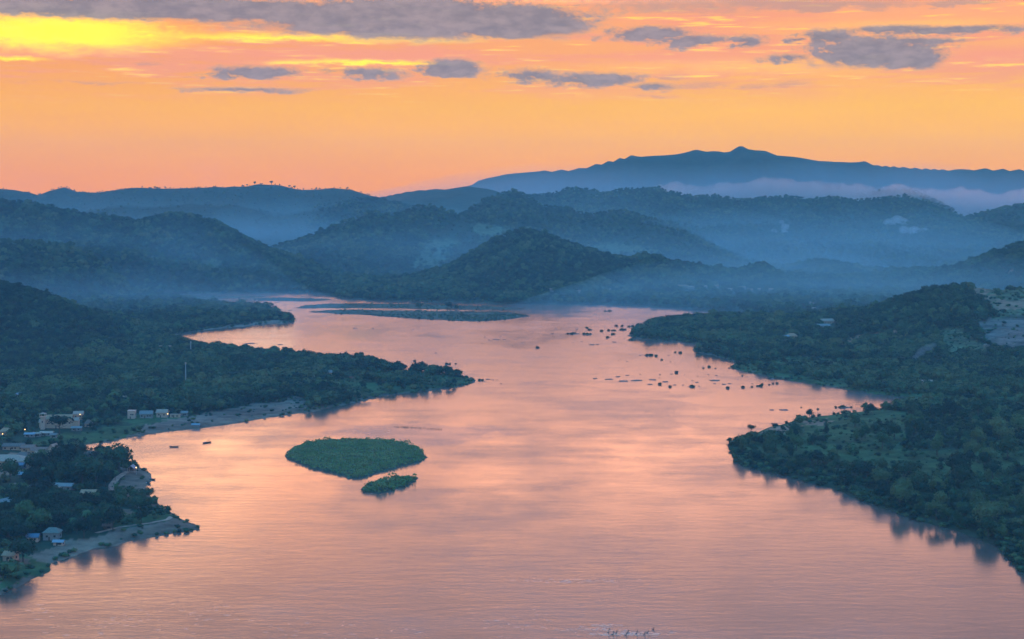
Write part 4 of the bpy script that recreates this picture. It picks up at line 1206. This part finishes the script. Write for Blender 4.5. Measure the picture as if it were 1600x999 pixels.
for poly, n, (h0, h1), gap, ph, grp, kinds, tones in ZONES:
    P = np.array(poly, float); lo, hi = P.min(0), P.max(0); made = tries = 0
    while made < n and tries < n * 60 and len(TREES) < 312:
        tries += 1
        px, py = random.uniform(lo[0], hi[0]), random.uniform(lo[1], hi[1])
        if not inside(P, np.array([px]), np.array([py]))[0]: continue
        x, y, z = hit(px, py)
        if z < 0.6 or y > 1500 or too_close(x, y, gap): continue
        h = random.uniform(h0, h1) * random.choice((0.85, 1.0, 1.15, 1.4)); kd, tn = random.choice(kinds), random.choice(tones)
        tree(x, y, h, kd, tn, '%s %s tree %s' % (TONE_WORD[tn], SHAPE_WORD[kd], ph), grp, random.uniform(0.9, 1.25) if kd == 'round' else 1.0); made += 1
# lone trees on the far skyline
for px, py, h in [(222, 291, 26), (258, 292, 30), (310, 291, 18), (337, 289, 22), (386, 289, 30), (398, 286, 44), (407, 286, 24), (424, 286, 50), (437, 287, 26), (452, 290, 36), (460, 292, 40), (474, 294, 28), (543, 294, 34), (236, 291, 20), (282, 292, 20), (366, 290, 18)]:
    y = 5900.0; x = (px - 800) / F * y
    yy = np.linspace(5500, 6300, 60); zz = samp(x * yy / y, yy); k = int(np.argmax((zz - CAM_H) / yy)); y = float(yy[k])
    x = (px - 800) / F * y; tree(x, y, h * 0.4, 'spread' if h > 28 else 'round', 'dark', 'tiny lone tree silhouetted on the left skyline ridge', 'lone trees on the left skyline', 0.7, z=float(zz[k]) - 3)

# ------------------------------------------------------------------ everything beyond that: forest as one mass of small trees
src = bpy.data.collections.new('forest_sources')
for i, (kd, tn, n, sz) in enumerate([('round', 'mid', 120, 0.17), ('round', 'dark', 120, 0.17), ('tall', 'mid', 90, 0.15), ('round', 'olive', 110, 0.17), ('spread', 'dark', 100, 0.16)]):
    so = bpy.data.objects.new('%02d_forest_source' % i, crown_mesh(kd, n, 900 + i, sz, TONES[tn])); src.objects.link(so)
src_b = bpy.data.collections.new('scrub_sources')
for i, (tn, n) in enumerate([('mid', 110), ('dark', 110), ('olive', 90)]):
    so = bpy.data.objects.new('%02d_scrub_source' % i, crown_mesh('bush', n, 950 + i, 0.24, TONES[tn])); src_b.objects.link(so)


def scatter(name, coll, pts, scale, pick, label, cat):
    me = bpy.data.meshes.new(name); n = len(pts)
    me.vertices.add(n); me.vertices.foreach_set('co', np.asarray(pts, np.float32).ravel()); me.update()
    a = me.attributes.new('tree_scale', 'FLOAT_VECTOR', 'POINT'); a.data.foreach_set('vector', np.asarray(scale, np.float32).ravel())
    a = me.attributes.new('pick', 'INT', 'POINT'); a.data.foreach_set('value', np.asarray(pick, np.int32))
    a = me.attributes.new('turn', 'FLOAT_VECTOR', 'POINT')
    tv = np.zeros((n, 3), np.float32); tv[:, 2] = rng.uniform(0, 6.28, n); tv[:, :2] = rng.normal(0, 0.05, (n, 2)); a.data.foreach_set('vector', tv.ravel())
    o = link(name, me)
    g = bpy.data.node_groups.new(name, 'GeometryNodeTree')
    g.interface.new_socket('Geometry', in_out='INPUT', socket_type='NodeSocketGeometry'); g.interface.new_socket('Geometry', in_out='OUTPUT', socket_type='NodeSocketGeometry')
    gi, go = g.nodes.new('NodeGroupInput'), g.nodes.new('NodeGroupOutput')
    ci = g.nodes.new('GeometryNodeCollectionInfo'); ci.inputs[0].default_value = coll; ci.inputs['Separate Children'].default_value = True; ci.inputs['Reset Children'].default_value = True
    ip = g.nodes.new('GeometryNodeInstanceOnPoints'); ip.inputs['Pick Instance'].default_value = True

    def attr(nm, ty):
        q = g.nodes.new('GeometryNodeInputNamedAttribute'); q.data_type = ty; q.inputs[0].default_value = nm
        return q.outputs[0]
    g.links.new(gi.outputs[0], ip.inputs['Points']); g.links.new(ci.outputs[0], ip.inputs['Instance'])
    g.links.new(attr('pick', 'INT'), ip.inputs['Instance Index']); g.links.new(attr('tree_scale', 'FLOAT_VECTOR'), ip.inputs['Scale'])
    e2r = g.nodes.new('FunctionNodeEulerToRotation'); g.links.new(attr('turn', 'FLOAT_VECTOR'), e2r.inputs[0]); g.links.new(e2r.outputs[0], ip.inputs['Rotation'])
    g.links.new(ip.outputs[0], go.inputs[0])
    md = o.modifiers.new('scatter', 'NODES'); md.node_group = g
    return tag(o, label, cat, kind='stuff')


FP, FS, FK, BP, BS, BK = [], [], [], [], [], []
SHORE_G = GS
for d0, d1, area, h0, h1, mg in [(780, 1420, 46, 3.5, 8, 14), (1420, 2000, 34, 6.5, 12, 14), (2000, 2700, 46, 7, 13, 16), (2700, 4300, 80, 9, 16, 18), (4300, 6300, 240, 10, 18, 16)]:
    n = int(1.04 * (d1 ** 2 - d0 ** 2) / 2 / area)
    u = rng.uniform(-0.52, 0.52, n); y = np.sqrt(rng.uniform(d0 ** 2, d1 ** 2, n)); x = u * y
    z = samp(x, y); s = samp(x, y, GS)
    ok = (s > 3.0) & (z > 0.5) & seen(x, y, z, mg)
    x, y, z, s = x[ok], y[ok], z[ok], s[ok]
    kd = surface_kind(x, y, z)
    ix = np.clip(np.rint((x / y - U0) / (U1 - U0) * (NU - 1)).astype(int), 0, NU - 1); iy = np.clip(np.rint(np.log(y / Y0) / LR * (NY - 1)).astype(int), 0, NY - 1)
    lay = GI[iy, ix]
    patch = fbm(x / 60, y / 60, 400, 3)
    p = np.where(kd == 'floor', 1.0, np.where(kd == 'grass', np.where(patch > 0.56, 0.55, 0.05), np.where(kd == 'field', 0.05, 0.0)))
    bar = np.zeros(x.shape, bool)
    for q in LOW_BARS: bar |= inside(q, x, y)
    p = np.where(bar, 0.0, p)
    p = np.where((s < 9) & (y < 2700), p * 0.25, p)
    p = np.where(lay == 3, 0.25, p); p = np.where((lay == 13) | (lay == 4), 0.0, p)
    p = np.where((lay < 0) & (y > 2000), p * np.where(patch > 0.42, 1.0, 0.35), p)
    ok = (rng.uniform(0, 1, len(x)) < p) & clear_mask(x, y)
    x, y, z, kd, patch = x[ok], y[ok], z[ok], kd[ok], patch[ok]
    if d0 < 1420:
        near = np.zeros(len(x), bool)
        for a, b_, c in TREES: near |= (x - a) ** 2 + (y - b_) ** 2 < 4.0
        x, y, z, kd, patch = x[~near], y[~near], z[~near], kd[~near], patch[~near]
    m = len(x); h = rng.uniform(h0, h1, m) * (0.75 + 0.5 * patch) * np.where(rng.uniform(0, 1, m) < 0.06, 1.4, 1.0)
    if d0 > 4000:
        lay_ = GI[np.clip(np.rint(np.log(y / Y0) / LR * (NY - 1)).astype(int), 0, NY - 1), np.clip(np.rint((x / y - U0) / (U1 - U0) * (NU - 1)).astype(int), 0, NU - 1)]
        h = np.where(lay_ == 3, h * 0.45, h * 0.8)
    w = h * rng.uniform(0.95, 1.35, m)
    FP.append(np.stack([x, y, z - 0.12 * h], 1)); FS.append(np.stack([w, w, h], 1))
    lay_ = GI[np.clip(np.rint(np.log(y / Y0) / LR * (NY - 1)).astype(int), 0, NY - 1), np.clip(np.rint((x / y - U0) / (U1 - U0) * (NU - 1)).astype(int), 0, NU - 1)]
    tone = patch + rng.normal(0, 0.10, m) - np.isin(lay_, (0, 16, 17)) * 0.10
    FK.append(np.where(tone < 0.46, np.where(rng.uniform(0, 1, m) < 0.75, 1, 4), np.where(tone < 0.60, np.where(rng.uniform(0, 1, m) < 0.85, 0, 2), 3)))
    # low scrub: along the waterline, in the grass and as undergrowth
    n = int(1.04 * (d1 ** 2 - d0 ** 2) / 2 / (area * (0.55 if d1 < 3000 else 1.2)))
    if d0 >= 4000: continue
    u = rng.uniform(-0.52, 0.52, n); y = np.sqrt(rng.uniform(d0 ** 2, d1 ** 2, n)); x = u * y
    z = samp(x, y); s = samp(x, y, GS); ok = (s > np.where((x > 0) & (y < 1500), -0.5, 0.8)) & seen(x, y, z, 4)
    x, y, z, s = x[ok], y[ok], z[ok], s[ok]; kd = surface_kind(x, y, z)
    bar = np.zeros(x.shape, bool)
    for q in LOW_BARS: bar |= inside(q, x, y)
    p = np.where(kd == 'floor', np.where(s < 14, 1.0, 0.35), np.where(kd == 'grass', 0.22, np.where(kd == 'stone', 0.14, np.where(kd == 'field', 0.25, 0.12))))
    p = np.where(bar, 0.6, p)
    ok = (rng.uniform(0, 1, len(x)) < p) & clear_mask(x, y); x, y, z, s, bar = x[ok], y[ok], z[ok], s[ok], bar[ok]
    m = len(x); h = rng.uniform(0.9, 2.6, m) * np.where(bar, 0.6, 1) * np.where((x > 0) & (y < 1500) & (s < 14), 1.5, 1.0) * (1.0 if d1 < 2700 else 1.5); w = h * rng.uniform(0.8, 1.5, m)
    BP.append(np.stack([x, y, z - 0.15], 1)); BS.append(np.stack([w, w, h], 1)); BK.append(rng.choice([0, 0, 1, 2], m))
scatter('forest', src, np.concatenate(FP), np.concatenate(FS), np.concatenate(FK), 'dense blue green forest covering the river plain and all the hills', 'forest')
scatter('scrub_undergrowth', src_b, np.concatenate(BP), np.concatenate(BS), np.concatenate(BK), 'low scrub and bushes fringing the banks and sandbars', 'scrub')
print('FOREST', sum(map(len, FP)), sum(map(len, BP)), 'TREES', len(TREES))

# ------------------------------------------------------------------ rocks and bushes standing in the river
def rock_mesh(seed):
    r = np.random.default_rng(seed); bm = bmesh.new(); bmesh.ops.create_icosphere(bm, subdivisions=3, radius=1)
    v = np.array([tuple(q.co) for q in bm.verts]); f = [[q.index for q in p.verts] for p in bm.faces]; bm.free()
    k = 0.62 + 0.75 * fbm(v[:, 0] * 1.6 + seed * 3.1, v[:, 1] * 1.6 + v[:, 2] * 1.3, seed, 4)
    v = v * k[:, None] * np.array([0.5, 0.42, 0.30])
    me = bpy.data.meshes.new('river_rock'); me.from_pydata([tuple(q) for q in v], [], f); me.update(); me.materials.append(M_ROCK)
    return me


ROCKS = [rock_mesh(i) for i in range(5)]
SHRUBS = [crown_mesh('bush', 170, 700 + i, 0.20, M_LEAF_DARK) for i in range(3)]


def islet(px, py, wpx, kind, label, group=None, flat_=1.0):
    x, y = flat(px, py); w = wpx * y / F * 0.82
    if kind == 'rock':
        o = link('river_rock', random.choice(ROCKS)); o.location = (x, y, 0.0); o.scale = (w, max(w * 0.8, 2.5), min(w, 6) * 0.42 * flat_); o.rotation_euler = (0, 0, random.uniform(-0.25, 0.25))
        return tag(o, label, 'rock', group)
    o = empty('river_bush', (x, y, 0.0), 0.0, (1, 1, 1)); tag(o, label, 'bush', group)
    n = max(1, int(wpx / 5))
    f = link('foliage', random.choice(SHRUBS), o) if n == 1 else None
    if f: f.scale = (w * 0.62, w * 0.6, min(w * 0.5, 2.8)); f.rotation_euler = (0, 0, random.uniform(0, 6)); 
    else:
        v, fc = [], []; base = SHRUBS[0]; bv = np.array([tuple(q.co) for q in base.vertices]); bf = [list(p.vertices) for p in base.polygons]
        for k in range(n + 2):
            s_ = w / n * random.uniform(0.55, 1.0); off = np.array([random.uniform(-0.5, 0.5) * w * 0.8, random.uniform(-0.5, 0.5) * w * 0.4, 0])
            fc += [[i + len(v) for i in p] for p in bf]; v += [tuple(q) for q in bv * np.array([s_, s_, min(s_, 3.2) * random.uniform(0.6, 1)]) + off]
        me = bpy.data.meshes.new('foliage'); me.from_pydata(v, [], fc); me.update(); me.materials.append(M_LEAF_DARK); link('foliage', me, o)
    r = link('stone', random.choice(ROCKS), o); r.scale = (w * 1.05, max(w * 0.7, 2.2), min(w * 0.3, 2.2))
    return o


for px, py, w, k, lab in [
    (895, 522, 30, 'bush', 'long low bushy islet left of the tree covered spit'), (918, 523, 18, 'bush', 'taller leafy right end of the long bushy islet by the spit'),
    (949, 487, 18, 'bush', 'solitary flat dark islet in the calm upper reach of the river'), (840, 544, 9, 'bush', 'round dark bush alone in mid river left of the rocks'),
    (988, 511, 17, 'bush', 'leafy islet nearest the upper tip of the tree covered spit'), (985, 532, 11, 'bush', 'grassy tuft just below the tip of the tree covered spit'),
    (1013, 556, 16, 'bush', 'bushy islet in the gap between the spit and the right bank'), (1025, 557, 8, 'bush', 'upright bush at the right end of the islet in the gap'),
    (994, 595, 24, 'rock', 'largest brown rock of the mid river bar'), (974, 596, 20, 'rock', 'low brown rock in the middle of the mid river bar'), (952, 593, 18, 'rock', 'pale brown rock at the left end of the mid river bar'),
    (1080, 605, 13, 'bush', 'rounded bush below the right end of the mid river bar'), (1117, 595, 22, 'rock', 'long flat rock between the mid river bar and the right bank'),
    (1205, 592, 16, 'bush', 'wide bush just off the grassy right bank'), (1225, 641, 20, 'rock', 'long brown rock off the far field edge of the right bank'), (1206, 641, 10, 'rock', 'small brown rock left of the long one off the field edge'),
    (1318, 637, 24, 'bush', 'long row of scrub standing in the water beside the far field edge'), (390, 537, 24, 'rock', 'long dark rock in the glowing channel behind the left point'),
    (438, 539, 12, 'rock', 'short dark rock right of the long one in the glowing channel'), (751, 595, 10, 'bush', 'round dark bush just off the tip of the left point'),
    (762, 593, 9, 'rock', 'small rock right of the round bush off the left point'), (555, 514, 12, 'rock', 'thin dark rock in the upper left reach'), (453, 486, 11, 'rock', 'thin rock beside the end of the wooded spit'),
    (1108, 574, 8, 'bush', 'upright bush in the shallows before the marshy right bank'), (1161, 606, 9, 'bush', 'bush at the right end of the shallows near the mid river bar'), (1186, 604, 11, 'bush', 'pair-like bush close to the right bank shallows'),
    (1175, 605, 6, 'bush', 'narrow upright bush in the shallows near the right bank'), (700, 570, 10, 'bush', 'double headed bush behind the left point'), (1148, 692, 3, 'rock', 'tiny rock at the tip of the right bank'),
]:
    islet(px, py, w, k, lab)
GROUPS = [
    ('rock', 'small dark rock in the river shallows around the mid river bar', 'small rocks around the mid river bar',
     [(930, 592, 10), (965, 589, 10), (1020, 594, 16), (1031, 591, 5), (1040, 597, 12), (1016, 601, 10), (1054, 602, 8), (1067, 602, 6), (1092, 604, 5), (1031, 586, 6), (1049, 585, 6), (1070, 586, 4), (1090, 588, 5), (1107, 586, 6),
      (1119, 587, 6), (1082, 595, 5), (1089, 598, 8), (1117, 600, 6), (1131, 601, 9), (1153, 593, 5), (1168, 589, 4), (1176, 600, 5), (1000, 585, 5), (980, 587, 8), (1140, 600, 8)]),
    ('bush', 'small leafy bush in the river shallows around the mid river bar', 'small bushes around the mid river bar',
     [(1047, 605, 8), (1031, 601, 9), (1057, 583, 9), (1099, 576, 5), (1118, 576, 4), (1139, 576, 4), (1137, 607, 9), (1191, 601, 6), (1202, 602, 5), (1208, 600, 6), (1214, 600, 7), (1160, 588, 5)]),
    ('bush', 'small scrubby bush in the water left of the tree covered spit', 'small bushes off the tree covered spit',
     [(917, 513, 8), (923, 516, 10), (940, 518, 9), (951, 517, 8), (958, 517, 10), (975, 516, 14), (963, 510, 9), (972, 510, 7), (950, 528, 10), (958, 523, 10), (1034, 563, 6), (1063, 552, 9), (1055, 551, 5)]),
    ('rock', 'small dark rock in the water left of the tree covered spit', 'small rocks off the tree covered spit',
     [(960, 535, 9), (925, 539, 12), (933, 539, 8), (863, 522, 7), (865, 526, 4), (869, 514, 4), (901, 515, 6), (900, 518, 4), (895, 536, 5), (909, 534, 5), (1045, 556, 5), (1000, 556, 5), (966, 564, 4), (980, 565, 5), (1048, 566, 5), (858, 544, 3)]),
    ('rock', 'small dark rock in mid river between the left point and the spit', 'small rocks in mid river',
     [(782, 526, 6), (775, 531, 14), (765, 532, 6), (788, 531, 7), (758, 527, 6), (801, 541, 5), (806, 531, 5), (817, 536, 4), (753, 537, 4), (748, 541, 4), (583, 514, 7), (645, 516, 6), (637, 526, 3), (593, 534, 3), (681, 552, 6), (460, 541, 5), (783, 600, 6)]),
    ('bush', 'small dark bush in the water just behind the left point', 'small bushes behind the left point',
     [(648, 565, 7), (657, 574, 6), (664, 574, 6), (671, 576, 6), (703, 569, 5), (712, 569, 5), (683, 579, 6), (690, 577, 4)]),
    ('rock', 'small dark rock off the tip of the left point', 'small rocks off the left point', [(770, 594, 6), (777, 594, 5), (758, 597, 4)]),
    ('bush', 'small bush in the water off the far field edge of the right bank', 'small bushes off the right field edge', [(1278, 640, 6), (1252, 637, 4), (1330, 637, 6), (1306, 637, 6)]),
    ('rock', 'thin dark rock in the streaky channel beside the upper sandbars', 'thin rocks by the upper sandbars', [(420, 470, 10), (445, 477, 8), (434, 473, 6), (410, 479, 9), (395, 474, 8)]),
]
for kind, lab, grp, items in GROUPS:
    for px, py, w in items: islet(px, py, w, kind, lab, grp)

# reeds standing on the drowned bar above the big island
b = MB()
for i in range(150):
    t = random.random(); px, py = 615 + 75 * t, 667 + 4.5 * t + random.gauss(0, 0.7); x, y = flat(px, py); h = random.uniform(0.4, 1.3)
    b.tube((x, y, -0.3), (x + random.uniform(-0.3, 0.3), y, h), 0.16, 0.05, 4)
tag(b.build('reeds', M_LEAF_DARK), 'thin line of reeds standing in the shallows above the big island', 'reeds', kind='stuff')

# snags of drift wood and painted ripple glints at the bottom of the view
for i, (px, py, h) in enumerate([(951, 989, 2.6), (958, 992, 1.8), (963, 990, 1.6), (981, 989, 1.4), (995, 991, 2.0), (1007, 992, 1.6), (1012, 989, 1.2), (978, 993, 1.2), (1021, 984, 1.2)]):
    x, y = flat(px, py); o = b = MB()
    b.tube((0, 0, -0.5), (0.25, 0, h), 0.22, 0.10, 6); b.tube((0.1, 0, h * 0.45), (0.9, 0.1, h * 0.8), 0.14, 0.06, 5); b.tube((0.05, 0, 0.1), (-1.0, 0.2, 0.35), 0.16, 0.08, 5)
    s = b.build('driftwood_snag', M_HULL); s.location = (x, y, 0); s.rotation_euler = (0, 0, random.uniform(-0.6, 0.6))
    tag(s, 'tallest forked driftwood snag in the line of glints at the bottom edge' if i == 0 else 'small dark driftwood snag in the line of glints at the bottom edge', 'driftwood', 'driftwood snags at the bottom edge')
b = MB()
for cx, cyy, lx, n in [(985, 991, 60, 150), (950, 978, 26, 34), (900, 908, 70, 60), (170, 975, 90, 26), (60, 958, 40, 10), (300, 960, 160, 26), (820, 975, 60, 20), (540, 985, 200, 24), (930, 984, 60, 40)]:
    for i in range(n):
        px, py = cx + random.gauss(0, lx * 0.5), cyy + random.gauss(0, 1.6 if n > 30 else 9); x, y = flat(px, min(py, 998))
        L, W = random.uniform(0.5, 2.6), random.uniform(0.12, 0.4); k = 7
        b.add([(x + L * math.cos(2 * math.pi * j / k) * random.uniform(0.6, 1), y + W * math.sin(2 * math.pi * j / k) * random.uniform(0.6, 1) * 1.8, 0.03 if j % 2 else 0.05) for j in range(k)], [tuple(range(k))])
tag(b.build('painted_glint', M_GLINT), 'thin broken lines of pale painted glints on the near water', 'painted_glint', kind='stuff')  # flat flakes whose colour stands for ripples catching the bright sky


# ------------------------------------------------------------------ cloud bank lying behind the long ridge, mist and smoke
def vapour(name, dens, col, g):
    m = bpy.data.materials.new(name + '_vapour'); m.use_nodes = True; t = m.node_tree; t.nodes.clear()
    out = t.nodes.new('ShaderNodeOutputMaterial'); v = t.nodes.new('ShaderNodeVolumePrincipled')
    v.inputs['Color'].default_value = col; v.inputs['Density'].default_value = dens; v.inputs['Anisotropy'].default_value = g
    t.links.new(v.outputs[0], out.inputs['Volume'])
    return m


tops = np.array([(960, 306), (1010, 296), (1040, 289), (1060, 287), (1100, 290), (1118, 284), (1160, 285), (1190, 282), (1220, 281), (1260, 287), (1300, 290), (1350, 291), (1380, 292), (1395, 289),
                 (1425, 296), (1460, 297), (1490, 294), (1500, 292), (1512, 300), (1530, 297), (1550, 301), (1570, 300), (1585, 296), (1600, 295), (1700, 290), (1900, 300)], float)
CY, CW = 6060.0, 110.0
nx, ny = 420, 60
X, Yc = np.meshgrid(np.linspace((930 - 800) / F * CY, (1860 - 800) / F * CY, nx), np.linspace(-1, 1, ny))
zt = CAM_H - (np.interp(800 + F * X / CY, tops[:, 0], tops[:, 1]) - HOR) / F * CY
bil = np.abs(fbm(X / 38, Yc * 3 + 5, 811, 5) - 0.5) * 2
zt = zt + (fbm(X / 90, X * 0 + 2.2, 77, 4) - 0.5) * 34
zb = zt - 130
Zc = zb + (zt - zb) * np.sqrt(np.clip(1 - Yc ** 2, 0, 1)) * (1.06 - 0.22 * bil)
Yw = CY + Yc * CW - 40 * bil * (1 - Yc ** 2)
idg = np.arange(nx * ny).reshape(ny, nx)
q = np.stack([idg[:-1, :-1], idg[:-1, 1:], idg[1:, 1:], idg[1:, :-1]], -1).reshape(-1, 4)
vtop = np.stack([X, Yw, Zc], -1).reshape(-1, 3); vbot = np.stack([X, Yw, np.minimum(zb, Zc) - 6.0], -1).reshape(-1, 3); off = nx * ny
rim = np.concatenate([idg[0, :], idg[1:, -1], idg[-1, -2::-1], idg[-2:0:-1, 0]]); rn = np.roll(rim, -1)
side = np.stack([rim, rim + off, rn + off, rn], -1)
cl = link('low_cloud', mesh_np('low_cloud', np.concatenate([vtop, vbot]), np.concatenate([q, q[:, ::-1] + off, side]), vapour('low_cloud', 0.012, (1, 0.985, 0.97, 1), 0.8), True))
tag(cl, 'billowing pale pink cloud bank lying between the long ridge and the far mountain', 'cloud', kind='stuff')


def puff(name, px, py, lobes, dens, label, cat, col):
    """a small body of mist or smoke: lumpy closed shape filled with thin vapour"""
    x, y, z = hit(px, py)
    m = bpy.data.materials.new(name + '_vapour'); m.use_nodes = True; t = m.node_tree; t.nodes.clear()
    out = t.nodes.new('ShaderNodeOutputMaterial'); v = t.nodes.new('ShaderNodeVolumePrincipled')
    v.inputs['Color'].default_value = col; v.inputs['Density'].default_value = dens
    t.links.new(v.outputs[0], out.inputs['Volume'])
    bm = bmesh.new()
    for dx, dy, dz, r in lobes:
        mt = Matrix.Translation((dx, dy, dz)) @ Matrix.Diagonal((r, r, r * 0.8, 1)); bmesh.ops.create_icosphere(bm, subdivisions=3, radius=1, matrix=mt)
    me = bpy.data.meshes.new(name); bm.to_mesh(me); bm.free(); me.materials.append(m)
    o = link(name, me); o.location = (x, y, z)
    rm = o.modifiers.new('merge', 'REMESH'); rm.mode = 'VOXEL'; rm.voxel_size = max(l[3] for l in lobes) / 7; rm.use_smooth_shade = True
    tag(o, label, cat, kind='stuff')


puff('smoke', 1426, 571, [(0, 0, 1, 2.2), (1.5, 0, 5, 3.2), (4, 2, 9, 4.2), (6, -2, 13, 4.0), (10, 0, 16, 5.5), (14, 3, 19, 4.5), (19, 0, 21, 5.5), (25, 0, 24, 4), (-2, 0, 8, 2.5)], 0.016, 'thin bluish smoke rising from the foot of the scarred hill', 'smoke', (0.8, 0.9, 1.0, 1))
puff('mist', 1402, 352, [(-30, 0, 6, 22), (0, 0, 16, 24), (22, 0, 8, 22), (44, 0, -2, 18)], 0.012, 'small patch of pale mist high on the long ridge', 'mist', (1, 0.95, 0.95, 1))
puff('mist', 1440, 363, [(-60, 0, 8, 18), (-25, 0, 4, 22), (10, 0, 0, 20), (45, 0, -6, 18), (80, 0, -10, 14)], 0.014, 'streak of pale mist sloping down the right of the long ridge', 'mist', (1, 0.95, 0.95, 1))
puff('mist', 1225, 364, [(0, 0, 4, 14), (4, 0, 20, 15), (-8, 0, 36, 10), (-34, 0, 4, 12)], 0.014, 'small upright wisp of mist on the hazy slope right of centre', 'mist', (1, 0.95, 0.95, 1))


def mist_bank(px, D, a, b_, c, dens, label, g=0.0, col=(0.75, 0.90, 1.0, 1)):
    """a long low lens of mist lying in a valley"""
    bm = bmesh.new(); bmesh.ops.create_icosphere(bm, subdivisions=5, radius=1)
    v = np.array([tuple(q.co) for q in bm.verts]); f = np.array([[q.index for q in p.verts] for p in bm.faces]); bm.free()
    rr = np.sqrt(np.maximum(v[:, 0] ** 2 + v[:, 1] ** 2, 1e-6)); zz = np.abs(v[:, 2])
    v = np.stack([v[:, 0] / rr * (1 - zz) ** 0.35, v[:, 1] / rr * (1 - zz) ** 1.35, v[:, 2]], 1)
    k = 0.8 + 0.4 * fbm(v[:, 0] * 3.0 + px, v[:, 2] * 1.5 + v[:, 1] * 1.5, int(px), 4)
    v = v * np.stack([k * a, k * b_, (0.7 + 0.55 * fbm(v[:, 0] * 2.3 + px, v[:, 0] * 0 + 3.3, int(px) + 5, 3)) * c], 1)
    o = link('mist', mesh_np('mist', v, f, vapour('mist', dens, col, g), True)); o.location = ((px - 800) / F * D, D, 0)
    tag(o, label, 'mist', kind='stuff')


BL = (0.58, 0.87, 1.0, 1)
for px, D, a, b_, c, dens, g, cl_, lab in [
    (860, 4060, 1000, 380, 150, 0.8e-3, -0.5, BL, 'blue evening mist lying behind the dark wooded hill at the river bend'),
    (330, 4750, 950, 430, 190, 1.2e-3, -0.5, BL, 'blue mist in the valley behind the broad blue hill at left'),
    (1290, 4800, 850, 420, 200, 1.1e-3, -0.5, BL, 'blue mist filling the valley before the long ridge at right'),
    (930, 5330, 900, 140, 250, 2.2e-3, -0.5, BL, 'pale mist between the domed hill and the long ridge behind it'),
    (520, 4960, 600, 130, 215, 1.8e-3, -0.5, BL, 'pale mist behind the twin peaked hill'),
    (130, 3500, 520, 180, 170, 1.2e-3, -0.5, BL, 'blue mist between the two nearer hills at left'),
    (120, 2800, 560, 330, 100, 0.65e-3, -0.5, BL, 'thin mist over the wooded spit at the foot of the green hill'),
    (1330, 2980, 620, 480, 105, 0.8e-3, -0.5, BL, 'thin mist over the far valley town behind the scarred hill'),
    (300, 5480, 1400, 300, 270, 1.6e-3, -0.5, BL, 'pale mist on the lower slopes of the left skyline ridge'),
    (1150, 6380, 2300, 270, 375, 4.6e-3, 0.1, (0.9, 0.94, 1.0, 1), 'pale grey vapour along the foot of the far mountain')]:
    mist_bank(px, D, a, b_, c, dens * 1.15, lab, g, cl_)
